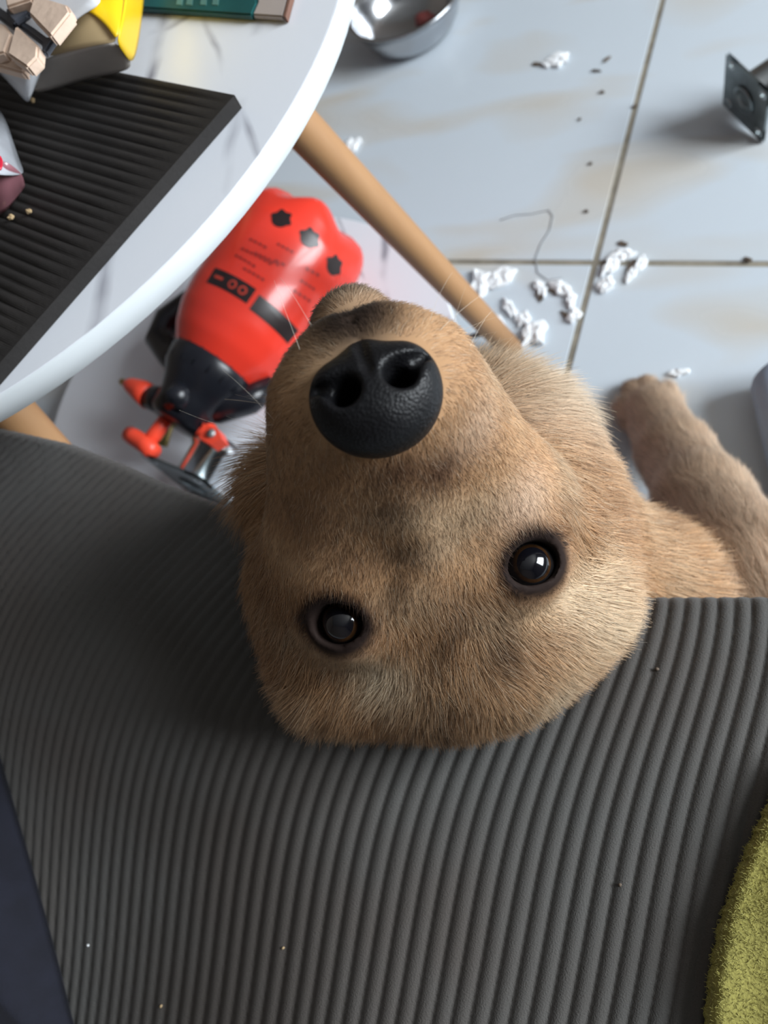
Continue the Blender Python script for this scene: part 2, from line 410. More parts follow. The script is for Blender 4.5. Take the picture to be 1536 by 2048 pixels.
def phase_fit():
    rows = []; rhs = []
    for x, y, sh, k in SAMP:
        X, Y = (x - 768) / 900, (y - 1500) / 900
        gx = [a * X ** (a - 1) * Y ** b / 900 if a else 0 for a, b in EXPS]
        gy = [b * X ** a * Y ** (b - 1) / 900 if b else 0 for a, b in EXPS]
        w = sh
        rows.append([g * w for g in gx]); rhs.append(1.0)
        rows.append([g * w for g in gy]); rhs.append(k)
    A = np.array(rows); bb = np.array(rhs)
    reg = 0.004 * np.eye(len(EXPS)); reg /= 1.0
    A2 = np.vstack([A, reg]); b2 = np.r_[bb, np.zeros(len(EXPS))]
    return np.linalg.lstsq(A2, b2, rcond=None)[0]
PH = phase_fit()
def phase(x, y):
    xo = np.clip(x, -250, 1720); ex = (x - xo) / np.where(x > xo, 42.0, 16.0)
    X, Y = (xo - 768) / 900, (np.clip(y, 700, 2200) - 1500) / 900
    return ex + sum(c * X ** a * Y ** b for c, (a, b) in zip(PH, EXPS))
EDGE = np.array([(-450, 740), (-320, 770), (-150, 815), (0, 868), (120, 896), (220, 935), (300, 972), (480, 1042), (700, 1110), (1000, 1175), (1300, 1211), (1536, 1211), (1900, 1200), (2700, 1180)], float)
def edge_y(x): return np.interp(x, EDGE[:, 0], EDGE[:, 1])
SEAT_DROP = 0.40
def sstep(a, b, x):
    t = np.clip((np.asarray(x, float) - a) / (b - a), 0, 1); return t * t * (3 - 2 * t)
def seat_drop(x, y):
    L = 1 - sstep(60, 950, x); Fr = 1 - sstep(1150, 1750, y)
    return SEAT_DROP - 0.055 * L * Fr + 0.05 * L ** 2 * (1 - Fr)
def seat_point(x, y):
    x = np.asarray(x, float); y = np.asarray(y, float)
    r = np.stack([(x - CX) / FPX, (y - CY) / FPX, np.ones_like(x)], -1)
    return cvw(r * (seat_drop(x, y) / (r @ NAD))[..., None])
def build_seat():
    xs = np.r_[np.arange(-420, 1700, 4.0), np.arange(1700, 2640, 6.0)]; ny = 300
    v = np.linspace(0, 1, ny) ** 1.0
    X = np.repeat(xs[None, :], ny, 0); ye = edge_y(xs)
    Y = ye[None, :] + (2330 - ye)[None, :] * v[:, None]
    P = seat_point(X, Y)
    ph = phase(X, Y)
    rib = np.abs(np.sin(np.pi * ph)) ** 0.8
    P[..., 2] += 0.0018 * rib - 0.0018
    # front roll and vertical face (world): outward direction of the front edge
    E = P[0].copy()
    tan = np.gradient(E[:, :2], axis=0); tan /= np.linalg.norm(tan, axis=1)[:, None]
    # smooth tangent
    for _ in range(60): tan[1:-1] = (tan[:-2] + 2 * tan[1:-1] + tan[2:]) / 4
    out = np.stack([-tan[:, 1], tan[:, 0]], 1)
    rows = []
    rr = 0.012
    for a in np.linspace(0.25, math.pi / 2, 6):
        q = E.copy(); q[:, :2] += out * rr * math.sin(a) * 0.6; q[:, 2] -= rr * (1 - math.cos(a)); rows.append(q)
    for s in np.linspace(0.15, 1, 6):
        q = rows[5].copy(); q[:, 2] = q[:, 2] * (1 - s) + 0.002 * s; q[:, :2] -= out * 0.13 * s; rows.append(q)
    allr = np.concatenate([np.array(rows[::-1]), P], 0)
    nr, nc = allr.shape[:2]
    V = allr.reshape(-1, 3)
    idx = np.arange(nr * nc).reshape(nr, nc)
    Q = np.stack([idx[:-1, :-1], idx[1:, :-1], idx[1:, 1:], idx[:-1, 1:]], -1).reshape(-1, 4)
    # skirts down to the floor on the other three sides
    V = list(V)
    extra = []
    V = np.array(V)
    ring = np.r_[idx[6:, 0], idx[-1, 1:], idx[6:-1, -1][::-1]]
    low = V[ring].copy(); low[:, 2] = 0.002
    b0 = len(V); V = np.vstack([V, low])
    k = len(ring)
    S = np.array([(ring[i], b0 + i, b0 + i + 1, ring[i + 1]) for i in range(k - 1)])
    Q = np.vstack([Q, S])
    loc = np.array([V[:, 0].mean(), V[:, 1].mean(), 0])
    root = tag(empty('low_sofa', loc), 'low sofa covered in grey-brown ribbed fabric, under the dog\'s head', 'sofa')
    o = fast_mesh('ribbed_cover', V - loc, Q, 'seat', root)
    return root
seat = build_seat()

# ------------------------------------------------------------------ the dog
EYE_C = np.array([0.0207, 0.0327, 0.318])
mY = np.array([-0.0232, -0.0671, -0.093]); mY /= np.linalg.norm(mY)       # towards the nose
mX = np.array([0.959, -0.281, 0.0]); mX -= mY * (mX @ mY); mX /= np.linalg.norm(mX)
mZ = np.cross(mX, mY)                                                     # top of the head
HB = np.array([mX, mY, mZ])
def to_head(cv): return (np.asarray(cv, float) - EYE_C) @ HB.T
def head_cv(l): return np.asarray(l, float) @ HB + EYE_C
def head_w(l): return cvw(head_cv(l))
def hp(px, py, z): return to_head(ray(px, py) * z)

def ell(P, c, r):
    q = (P - np.asarray(c)) / np.asarray(r); k0 = np.sqrt((q * q).sum(1)) + 1e-9
    q2 = q / np.asarray(r); k1 = np.sqrt((q2 * q2).sum(1)) + 1e-9
    return k0 * (k0 - 1) / k1
def cap(P, a, b, ra, rb):
    a = np.asarray(a, float); b = np.asarray(b, float); d = b - a
    t = np.clip(((P - a) @ d) / (d @ d), 0, 1)
    return np.sqrt(((P - a - t[:, None] * d) ** 2).sum(1)) - (ra + (rb - ra) * t)
def smin(a, b, k):
    h = np.clip(k - np.abs(a - b), 0, None) / k; return np.minimum(a, b) - h * h * k * 0.25
def smax(a, b, k): return -smin(-a, -b, k)

EYE_R = 0.0122
GAZE = {1: np.array([0.10, 0.86, 0.50]), -1: np.array([-0.30, 0.80, 0.50])}
EYE_P = {}
for s_ in (1, -1):
    GAZE[s_] /= np.linalg.norm(GAZE[s_])
    EYE_P[s_] = np.array([s_ * 0.0402, -0.001, -0.001]) - GAZE[s_] * 0.0100

NECK = [to_head((0.036, 0.045, 0.385)), hp(970, 955, 0.400), hp(1255, 1190, 0.490), hp(1430, 1330, 0.56)]
LEG = [hp(1515, 1165, 0.49), hp(1408, 1005, 0.59), hp(1352, 910, 0.67), hp(1306, 826, 0.740), hp(1256, 735, 0.785)]
SHO = [hp(1300, 1230, 0.50), hp(1480, 1240, 0.50)]

RUFF = hp(630, 990, 0.39)
def nose_hull(P):
    S = P.copy(); S[:, 0] = np.abs(S[:, 0])
    d = ell(S, (0, 0.1015, -0.0090), (0.0190, 0.0150, 0.0165))
    d = smin(d, ell(S, (0.0095, 0.1060, -0.0125), (0.0100, 0.0105, 0.0115)), 0.006)
    return smin(d, ell(S, (0.0, 0.1085, -0.018), (0.0070, 0.0075, 0.0110)), 0.006)
def upper_lip(S): return smin(cap(S, (0.034, 0.006, -0.036), (0.0145, 0.086, -0.0305), 0.0275, 0.0220), ell(S, (0.0065, 0.098, -0.0345), (0.0150, 0.0130, 0.0180)), 0.008)
def lower_jaw(S):
    jaw = cap(S, (0, -0.03, -0.070), (0, 0.087, -0.0625), 0.026, 0.0160)
    return smin(jaw, cap(S, (0.03, -0.035, -0.06), (0.0, 0.05, -0.066), 0.026, 0.018), 0.02)
def dog_sdf(P):
    X = np.abs(P[:, 0]); S = P.copy(); S[:, 0] = X            # mirrored copy for the head
    d = ell(S, (0, -0.056, -0.033), (0.060, 0.060, 0.043))
    d = smin(d, ell(S, (0.0, -0.026, -0.020), (0.047, 0.042, 0.029)), 0.02)
    d = smin(d, ell(S, (0.030, -0.021, -0.004), (0.020, 0.020, 0.0125)), 0.012)   # brow
    d = smin(d, cap(S, (0, -0.01, -0.030), (0, 0.088, -0.0265), 0.029, 0.0245), 0.02)   # bridge
    d = smin(d, ell(S, (0.036, -0.002, -0.030), (0.027, 0.040, 0.026)), 0.022)  # cheek bone under the eye
    d = smin(d, ell(S, (0.052, -0.045, -0.045), (0.028, 0.045, 0.036)), 0.025)   # jaw muscle
    d = smin(d, upper_lip(S), 0.012)
    d = smin(d, lower_jaw(S), 0.0035)
    d = smax(d, -(nose_hull(P) + 0.0022), 0.002)
    # philtrum crease
    d = smax(d, -cap(P, (0, 0.1125, -0.022), (0, 0.1115, -0.036), 0.0010, 0.0006), 0.002)
    # ears folded back along the neck
    d = smin(d, cap(S, (0.056, -0.062, -0.010), (0.068, -0.104, -0.034), 0.018, 0.014), 0.030)
    # eye sockets
    for s in (1, -1):
        g = GAZE[s]; c = EYE_P[s]
        lid = np.sqrt(((P - c) ** 2).sum(1)) - (EYE_R + 0.0022)
        d = smin(d, lid, 0.010)
        q = P - c
        w = q @ g
        ux = np.array([1.0, 0.0, 0.0]); ux = ux - g * (ux @ g); ux /= np.linalg.norm(ux); uy = np.cross(g, ux)
        a = (q @ ux) / 0.0108; b = (q @ uy) / 0.0086
        tun = (np.sqrt(a * a + b * b + 1e-9) - 1) * 0.0090
        tun = np.maximum(tun, -w)
        hole = smax(d, -tun, 0.0022)
        d = np.where(w > -0.002, hole, d)
    # neck, chest, shoulder, foreleg
    body = cap(P, NECK[0], NECK[1], 0.055, 0.042)
    body = smin(body, cap(P, RUFF, NECK[1], 0.030, 0.036), 0.03)
    body = smin(body, cap(P, NECK[1], NECK[2], 0.042, 0.040), 0.03)
    body = smin(body, cap(P, NECK[2], NECK[3], 0.040, 0.055), 0.03)
    body = smin(body, cap(P, SHO[0], SHO[1], 0.036, 0.034), 0.03)
    d = smin(d, body, 0.010 + 0.028 * sstep(-0.015, -0.05, P[:, 1]))
    leg = cap(P, LEG[0], LEG[1], 0.033, 0.030)
    leg = smin(leg, cap(P, LEG[1], LEG[2], 0.030, 0.027), 0.015)
    leg = smin(leg, cap(P, LEG[2], LEG[3], 0.027, 0.023), 0.012)
    ax = LEG[4] - LEG[2]; ax = ax / np.linalg.norm(ax)
    up = to_head(EYE_C - NAD) ; sd = np.cross(ax, up); sd /= np.linalg.norm(sd)
    for k, o in enumerate((-0.021, -0.0075, 0.0075, 0.021)):
        ln = 0.046 if k in (1, 2) else 0.022
        leg = smin(leg, cap(P, LEG[3] + sd * o * 0.7, LEG[3] + sd * o * 0.90 + ax * ln, 0.0125, 0.0095), 0.0030)
    d = smin(d, leg, 0.008)
    return d

def surface_nets(fn, lo, hi, h, B=8):
    n = (np.ceil((np.asarray(hi) - lo) / h / B).astype(int)) * B
    lo = np.asarray(lo, float)
    nb = n // B
    bc = np.stack(np.meshgrid(*[np.arange(k) for k in nb], indexing='ij'), -1).reshape(-1, 3)
    dc = fn(lo + (bc * B + B / 2) * h)
    vol = np.ones(n + 1, np.float32)
    act = np.abs(dc) < B * h * 1.25
    for b in bc[(dc < 0) & ~act]:
        i, j, k = b * B; vol[i:i + B + 1, j:j + B + 1, k:k + B + 1] = -1
    loc = np.stack(np.meshgrid(*[np.arange(B + 1)] * 3, indexing='ij'), -1).reshape(-1, 3)
    ab = bc[act]
    for s in range(0, len(ab), 400):
        sub = ab[s:s + 400]
        I = (sub[:, None, :] * B + loc[None]).reshape(-1, 3)
        vol[I[:, 0], I[:, 1], I[:, 2]] = fn(lo + I * h)
    ins = vol < 0
    c = ins[:-1, :-1, :-1].astype(np.int8).copy()
    cnt = np.zeros(tuple(n), np.int8)
    for dx in (0, 1):
        for dy in (0, 1):
            for dz in (0, 1):
                cnt += ins[dx:n[0] + dx, dy:n[1] + dy, dz:n[2] + dz]
    cells = np.argwhere((cnt > 0) & (cnt < 8))
    cid = -np.ones(tuple(n), np.int32); cid[cells[:, 0], cells[:, 1], cells[:, 2]] = np.arange(len(cells))
    corners = [(x, y, z) for x in (0, 1) for y in (0, 1) for z in (0, 1)]
    cv = np.stack([vol[cells[:, 0] + x, cells[:, 1] + y, cells[:, 2] + z] for x, y, z in corners], 1)
    acc = np.zeros((len(cells), 3)); num = np.zeros(len(cells))
    for a in range(8):
        for b in range(a + 1, 8):
            if sum(abs(p - q) for p, q in zip(corners[a], corners[b])) != 1: continue
            mk = (cv[:, a] < 0) != (cv[:, b] < 0)
            t = cv[:, a] / np.where(mk, cv[:, a] - cv[:, b], 1)
            pt = np.array(corners[a])[None] + t[:, None] * (np.array(corners[b]) - np.array(corners[a]))[None]
            acc += pt * mk[:, None]; num += mk
    V = lo + (cells + acc / num[:, None]) * h
    quads = []
    for ax in range(3):
        o1, o2 = (ax + 1) % 3, (ax + 2) % 3
        sl0 = [slice(1, -1)] * 3; sl1 = [slice(1, -1)] * 3
        sl0[ax] = slice(0, -1); sl1[ax] = slice(1, None)
        A = ins[tuple(sl0)]; Bn = ins[tuple(sl1)]
        e = np.argwhere(A != Bn)
        off = np.array([1, 1, 1]); off[ax] = 0
        g = e + off
        flip = A[e[:, 0], e[:, 1], e[:, 2]]
        def cc(d1, d2):
            q = g.copy(); q[:, o1] += d1; q[:, o2] += d2; return cid[q[:, 0], q[:, 1], q[:, 2]]
        Q = np.stack([cc(-1, -1), cc(0, -1), cc(0, 0), cc(-1, 0)], 1)
        Q[~flip] = Q[~flip][:, ::-1]
        quads.append(Q)
    Q = np.vstack(quads); Q = Q[(Q >= 0).all(1)]
    return V, Q
def vnormals(V, Q):
    fn = np.cross(V[Q[:, 2]] - V[Q[:, 0]], V[Q[:, 3]] - V[Q[:, 1]])
    vn = np.zeros_like(V)
    for k in range(4): np.add.at(vn, Q[:, k], fn)
    return vn / (np.linalg.norm(vn, axis=1)[:, None] + 1e-12), np.linalg.norm(fn, axis=1) / 2

ctrl = np.array(NECK + LEG + SHO)
lo = np.minimum(ctrl.min(0) - 0.10, (-0.11, -0.15, -0.13)); hi = np.maximum(ctrl.max(0) + 0.10, (0.11, 0.125, 0.05))
DV, DQ = surface_nets(dog_sdf, lo, hi, 0.0019)
# stay above the floor
DVw = head_w(DV); low = DVw[:, 2] < 0.004; DVw[low, 2] = 0.004
DN, DA = vnormals(DV, DQ)

# fur colour, by place on the animal (head axes, metres)
def vnoise(P, f, seed=0):
    r = np.random.default_rng(seed); out = np.zeros(len(P))
    for _ in range(6):
        k = r.normal(size=3) * f; out += np.sin(P @ k + r.uniform(0, 6.28))
    return out / 6 * 1.6
def gauss(P, c, s): 
    q = (P - np.asarray(c)) / np.asarray(s); return np.exp(-(q * q).sum(1))
def flat(P, c, s):
    q = (P - np.asarray(c)) / np.asarray(s); return np.exp(-((q * q).sum(1)) ** 2)
def mixc(c, d, w): return c * (1 - w[:, None]) + np.asarray(d)[None] * w[:, None]
def leg_dist(P): return np.minimum(cap(P, LEG[0], LEG[2], 0, 0), cap(P, LEG[2], LEG[4], 0, 0))
def eye_rho(P, s):
    q = P - EYE_P[s]; g = GAZE[s]; w = q @ g; r = q - w[:, None] * g
    ux = np.array([1.0, 0, 0]); ux = ux - g * (ux @ g); ux /= np.linalg.norm(ux); uy = np.cross(g, ux)
    return np.sqrt(((r @ ux) * 0.88) ** 2 + (r @ uy) ** 2) + np.where(w < -0.004, 0.05, 0.0)
def surf_hit(px, py):
    r = ray(px, py); r = r / np.linalg.norm(r); t = 0.15
    for _ in range(80):
        d = float(dog_sdf(to_head((r * t)[None]))[0]); t += d * 0.8
        if abs(d) < 1e-4: break
    return to_head(r * t)
PALE = (0.76, 0.64, 0.50); CREAM = (0.80, 0.64, 0.45); DARK = (0.13, 0.072, 0.040); RUST = (0.10, 0.045, 0.026); PINK = (0.64, 0.46, 0.34); UMBER = (0.28, 0.15, 0.08)
SPOTS = [(surf_hit(x, y), sg, c, w) for x, y, sg, c, w in (
 (765, 1345, .011, CREAM, .95), (1090, 1370, .011, CREAM, .6), (1195, 1250, .019, CREAM, .75), (1130, 1190, .012, CREAM, .5), (990, 1300, .009, DARK, .8), (905, 1395, .013, DARK, .65),
 (820, 1110, .011, DARK, .75), (780, 1020, .010, DARK, .75), (770, 960, .008, DARK, .5), (880, 940, .011, RUST, .9), (800, 935, .009, RUST, .8), (700, 1130, .012, UMBER, .6), (1050, 1010, .015, PINK, .7), (960, 850, .012, PINK, .5),
 (620, 1040, .016, UMBER, .6), (900, 1220, .014, UMBER, .45), (1000, 1220, .010, UMBER, .3), (600, 1390, .014, CREAM, .3), (880, 1100, .009, CREAM, .25), (1060, 765, .030, PALE, .85), (1175, 870, .022, PALE, .55), (520, 905, .016, PALE, .5), (1130, 1030, .010, UMBER, .3), (1200, 1020, .016, UMBER, .35))]
def fur_color(P, jitter=None):
    c = np.repeat(np.array([[0.56, 0.335, 0.180]]), len(P), 0)
    n = vnoise(P, 60, 3)
    c = mixc(c, (0.36, 0.185, 0.082), np.clip(0.35 + n, 0, 1) * 0.5)
    c = mixc(c, (0.66, 0.48, 0.31), np.clip(vnoise(P, 90, 5), 0, 1) * 0.7)
    S = P.copy(); S[:, 0] = np.abs(S[:, 0])
    c = mixc(c, (0.20, 0.115, 0.062), np.clip(vnoise(P * np.array([1, 0.45, 1]), 240, 9) - 0.1, 0, 1) * 0.9 * sstep(0.045, 0.01, S[:, 0]) * sstep(0.06, 0.03, P[:, 1]))   # brindled forehead
    for h_, sg, cc_, w_ in SPOTS: c = mixc(c, cc_, w_ * gauss(P, h_, (sg, sg, sg)))
    c = mixc(c, (0.022, 0.015, 0.014), 0.96 * flat(S, (0.0, 0.114, -0.037), (0.018, 0.022, 0.017)))     # dark upper lip
    cr = upper_lip(S) - lower_jaw(S)
    c = mixc(c, (0.012, 0.008, 0.008), 0.97 * np.exp(-(cr / 0.0034) ** 2) * sstep(0.02, 0.07, P[:, 1]))   # lip line
    c = mixc(c, (0.16, 0.145, 0.125), 0.9 * gauss(S, (0.0, 0.100, -0.074), (0.026, 0.03, 0.016)))         # greyish chin
    c = mixc(c, (0.68, 0.52, 0.35), 0.6 * sstep(-0.075, -0.12, P[:, 2]))                                 # pale throat
    c = mixc(c, (0.74, 0.60, 0.44), 0.5 * sstep(0.25, 0.45, np.linalg.norm(P - LEG[0], axis=1) * 0))
    ld = leg_dist(P)
    lg = 1 - sstep(0.035, 0.07, ld)
    c = mixc(c, (0.80, 0.59, 0.43), 0.8 * lg)
    tip = np.linalg.norm(P - LEG[4], axis=1)
    c = mixc(c, (0.22, 0.10, 0.055), 0.8 * (1 - sstep(0.010, 0.036, tip)))
    for s in (1, -1):
        q = P - EYE_P[s]; dd = np.linalg.norm(q, axis=1)
        rho = eye_rho(P, s)
        c = mixc(c, (0.16, 0.075, 0.04), 0.6 * (1 - sstep(0.013, 0.020, rho)))
        c = mixc(c, (0.020, 0.013, 0.012), 0.98 * (1 - sstep(0.0118, 0.0160, rho)))
    c = c * (0.84 + 0.12 * sstep(0.02, 0.06, np.abs(P[:, 0])))[:, None]
    return np.clip(c, 0, 1)

dog = tag(root_from('dog', frame_from(tuple(at_height(1130, 1020, 0.0)), (0, 0, 1), (1, 0, 0))), 'golden long-haired dog tipping its head back on the ribbed sofa, nose to the camera', 'dog')
DOG0 = np.array(dog.matrix_world.translation)

def hair_material(name, rough=0.55, spec=0.25):
    ma = bpy.data.materials.new(name); ma.use_nodes = True
    b = bsdf(ma); b.inputs['Roughness'].default_value = rough; b.inputs['Specular IOR Level'].default_value = spec
    at = N(ma, 'ShaderNodeAttribute'); at.attribute_name = 'fur_colour'
    hi_ = N(ma, 'ShaderNodeHairInfo')
    mr = N(ma, 'ShaderNodeMapRange'); mr.inputs[3].default_value = 0.82; mr.inputs[4].default_value = 1.18
    link(ma, hi_.outputs['Random'], mr.inputs[0])
    mx = N(ma, 'ShaderNodeVectorMath', operation='SCALE'); link(ma, at.outputs['Color'], mx.inputs[0]); link(ma, mr.outputs[0], mx.inputs['Scale'])
    link(ma, mx.outputs[0], b.inputs['Base Color'])
    an = N(ma, 'ShaderNodeAttribute'); an.attribute_name = 'coat_normal'
    gn = N(ma, 'ShaderNodeNewGeometry')
    ad = N(ma, 'ShaderNodeVectorMath', operation='MULTIPLY_ADD'); ad.inputs[1].default_value = (0.35, 0.35, 0.35)
    link(ma, gn.outputs['Normal'], ad.inputs[0]); link(ma, an.outputs['Vector'], ad.inputs[2])
    nn = N(ma, 'ShaderNodeVectorMath', operation='NORMALIZE'); link(ma, ad.outputs[0], nn.inputs[0]); link(ma, nn.outputs[0], b.inputs['Normal'])
    return ma
M['fur'] = hair_material('golden_fur')
ma = mat('dog_skin', (0.3, 0.2, 0.1), 0.75, spec=0.12); at = N(ma, 'ShaderNodeAttribute'); at.attribute_name = 'fur_colour'
link(ma, at.outputs['Color'], bsdf(ma).inputs['Base Color']); M['skin'] = ma

body = fast_mesh('body', DVw - DOG0, DQ, 'skin', dog)
skin_c = fur_color(DV)
ca = body.data.color_attributes.new('fur_colour', 'FLOAT_COLOR', 'POINT')
ca.data.foreach_set('color', np.c_[skin_c * 0.9, np.ones(len(skin_c))].astype(np.float32).ravel())

# ---- nose pad
def nose_sdf(P):
    S = P.copy(); S[:, 0] = np.abs(S[:, 0])
    d = nose_hull(P)
    # nostrils: round hole curling outwards into a slit
    hole = cap(S, (0.0090, 0.1190, -0.0055), (0.0070, 0.1020, -0.0095), 0.0050, 0.0045)
    hole = smin(hole, cap(S, (0.0096, 0.1165, -0.0070), (0.0165, 0.1110, -0.0130), 0.0036, 0.0014), 0.003)
    d = smax(d, -hole, 0.0030)
    d = smax(d, -cap(P, (0, 0.1178, -0.0100), (0, 0.1150, -0.0330), 0.0014, 0.0018), 0.0016)
    d = smax(d, -cap(P, (0, 0.1185, -0.0015), (0, 0.1178, -0.0100), 0.0006, 0.0014), 0.0016)
    return d
NV, NQ = surface_nets(nose_sdf, (-0.026, 0.080, -0.038), (0.026, 0.124, 0.014), 0.00055)
def nose_material():
    ma = mat('nose_leather', (0.006, 0.006, 0.007), 0.40, spec=0.28)
    tc = N(ma, 'ShaderNodeTexCoord')
    vo = N(ma, 'ShaderNodeTexVoronoi'); vo.inputs['Scale'].default_value = 950; vo.feature = 'F1'
    link(ma, tc.outputs['Object'], vo.inputs['Vector'])
    bp = N(ma, 'ShaderNodeBump'); bp.inputs['Strength'].default_value = 0.4; bp.inputs['Distance'].default_value = 0.0005; bp.invert = True
    link(ma, vo.outputs['Distance'], bp.inputs['Height']); link(ma, bp.outputs[0], bsdf(ma).inputs['Normal'])
    n = N(ma, 'ShaderNodeTexNoise'); n.inputs['Scale'].default_value = 120; link(ma, tc.outputs['Object'], n.inputs['Vector'])
    r = N(ma, 'ShaderNodeMapRange'); r.inputs[3].default_value = 0.28; r.inputs[4].default_value = 0.55
    link(ma, n.outputs[0], r.inputs[0]); link(ma, r.outputs[0], bsdf(ma).inputs['Roughness'])
    return ma
M['nose'] = nose_material()
nose = fast_mesh('nose', head_w(NV) - DOG0, NQ, 'nose', dog); nose['label'] = 'black leathery nose'

# ---- eyes
M['sclera'] = mat('eye_sclera', (0.012, 0.010, 0.010), 0.2, noise=0.3, nscale=200, coat=0.8)
M['pupil'] = mat('eye_pupil', (0.004, 0.004, 0.006), 0.12, noise=0.1, coat=1.0)
M['iris'] = mat('eye_iris', (0.045, 0.020, 0.008), 0.15, noise=0.5, nscale=300, coat=1.0)
M['limbus'] = mat('eye_limbus', (0.010, 0.010, 0.011), 0.1, noise=0.1, coat=1.0)
def sphere_zone(r, a0, a1, n=40, mrows=14):
    pr = [(max(r * math.sin(a), 1e-5), r * math.cos(a)) for a in np.linspace(a0, a1, mrows)]
    return lathe(pr, n)
for s in (1, -1):
    fr = frame_from((0, 0, 0), HB.T @ GAZE[s], HB.T @ np.array([1.0, 0, 0]))
    R3 = np.array(fr.to_3x3())
    def ep(V, c=None):
        return cvw(head_cv(EYE_P[s]) + np.asarray(V) @ R3.T) - DOG0
    V, F = sphere_zone(EYE_R, math.radians(44), math.pi, 40, 24)
    ball = mesh_obj('eyeball', ep(V), [f[::-1] for f in F] if False else F, 'sclera', dog)
    # bulging cornea with dark pupil and brown iris behind one glossy dome
    rc = 0.0098; off = EYE_R * math.cos(math.radians(44)) - math.sqrt(rc ** 2 - (EYE_R * math.sin(math.radians(44))) ** 2)
    amax = math.asin(EYE_R * math.sin(math.radians(44)) / rc)
    for nm, a0, a1, mm in (('pupil', 0.0, 0.68, 'pupil'), ('iris', 0.68, 0.86, 'iris'), ('limbus', 0.86, 1.0, 'limbus')):
        V, F = sphere_zone(rc, a0 * amax, a1 * amax, 48, 12)
        V = [(x, y, z + off) for x, y, z in V]
        mesh_obj(nm, ep(V), F, mm, ball)

# ---- fur
def hair_obj(name, pts, rad, col, material, parent, base, nrm=None):
    n, k = pts.shape[:2]
    hc = bpy.data.hair_curves.new(name); hc.add_curves([k] * n)
    hc.points.foreach_set('position', np.ascontiguousarray(pts - base, np.float32).ravel())
    at = hc.attributes.get('radius') or hc.attributes.new('radius', 'FLOAT', 'POINT')
    at.data.foreach_set('value', np.ascontiguousarray(rad, np.float32).ravel())
    a2 = hc.attributes.new('fur_colour', 'FLOAT_COLOR', 'CURVE')
    a2.data.foreach_set('color', np.c_[col, np.ones(n)].astype(np.float32).ravel())
    a3 = hc.attributes.new('coat_normal', 'FLOAT_VECTOR', 'CURVE')
    if nrm is None: nrm = np.zeros((n, 3))
    a3.data.foreach_set('vector', np.ascontiguousarray(nrm, np.float32).ravel())
    hc.materials.append(M[material])
    o = bpy.data.objects.new(name, hc); COL.objects.link(o); o.parent = parent
    return o
CEN = DV[DQ].mean(1)
def zones(P):
    """fur length (m), strand root radius (m), strands per m2, normal lift"""
    Y = P[:, 1]; ax_ = np.abs(P[:, 0]); Z = P[:, 2]
    L = 0.0030 + 0.0050 * sstep(0.030, -0.020, Y) + 0.007 * sstep(-0.015, -0.06, Y)
    cheek = sstep(0.048, 0.066, ax_) * sstep(0.035, -0.02, Y)
    L = np.maximum(L, 0.004 + 0.015 * cheek)
    under = sstep(-0.060, -0.095, Z) * sstep(0.075, 0.02, Y)
    L = np.maximum(L, 0.004 + 0.024 * under)
    body = sstep(-0.10, -0.16, Z) + sstep(0.085, 0.13, ax_)
    L = np.maximum(L, 0.028 * np.clip(body, 0, 1))
    ld = leg_dist(P); lg = 1 - sstep(0.04, 0.065, ld)
    L = L * (1 - lg) + 0.013 * lg
    tip = np.linalg.norm(P - LEG[4], axis=1); L = np.where(tip < 0.035, 0.007, L)
    for s in (1, -1):
        dd = np.linalg.norm(P - EYE_P[s], axis=1); L = np.where(dd < 0.026, np.minimum(L, 0.0022 + 0.006 * sstep(0.0150, 0.026, dd)), L)
    rad = 0.000052 + 0.0030 * L
    rad = np.minimum(rad, 0.00011)
    den = 5.5e6 - 4.0e6 * np.clip(body + lg + 0.6 * under, 0, 1)
    return L, rad, den
Lc, rc_, dc_ = zones(CEN)
wgt = DA * dc_
# skip what the nose pad, eye openings and seat cover
skip = nose_sdf(CEN) < 0.0004
for s in (1, -1):
    skip |= eye_rho(CEN, s) < 0.0118
cw = head_w(CEN)
view = (CAM0 - cw); view /= np.linalg.norm(view, axis=1)[:, None]
fnw = DN[DQ].mean(1) @ HB @ RW.T
facing = (fnw * view).sum(1)
wgt = wgt * np.where(facing > -0.45, 1.0, 0.15) * ~skip
ntot = int(min(wgt.sum(), 330000))
pick = rng.choice(len(DQ), ntot, p=wgt / wgt.sum())
uv = rng.random((ntot, 2))
q = DQ[pick]
def bil(A): 
    a, b = uv[:, :1], uv[:, 1:]
    return (A[q[:, 0]] * (1 - a) * (1 - b) + A[q[:, 1]] * a * (1 - b) + A[q[:, 2]] * a * b + A[q[:, 3]] * (1 - a) * b)
RP = bil(DV); RN = bil(DN); RN /= np.linalg.norm(RN, axis=1)[:, None]
L, rad, _ = zones(RP)
# flow of the coat, head axes
flow = np.zeros_like(RP)
flow[:, 1] = -1.0
flow[:, 0] = np.clip(RP[:, 0] / 0.05, -1, 1) * (0.35 + 0.35 * sstep(0.02, -0.06, RP[:, 1]))
flow[:, 2] = -0.25 * sstep(0.02, -0.06, RP[:, 1]) * sstep(0.03, 0.06, np.abs(RP[:, 0]))
front = sstep(0.085, 0.108, RP[:, 1])[:, None]
radial = np.stack([RP[:, 0], 0 * RP[:, 0] - 0.004, RP[:, 2] + 0.012], 1); radial /= np.linalg.norm(radial, axis=1)[:, None] + 1e-9
flow = flow * (1 - front * 0.8) + radial * front * 0.9
lgw = (1 - sstep(0.04, 0.065, leg_dist(RP)))[:, None]
lax = LEG[4] - LEG[0]; lax /= np.linalg.norm(lax)
flow = flow * (1 - lgw) + lax * lgw
bw = (np.clip(sstep(-0.10, -0.16, RP[:, 2]) + sstep(0.085, 0.13, np.abs(RP[:, 0])), 0, 1))[:, None] * (1 - lgw)
bax = NECK[2] - NECK[0]; bax /= np.linalg.norm(bax)
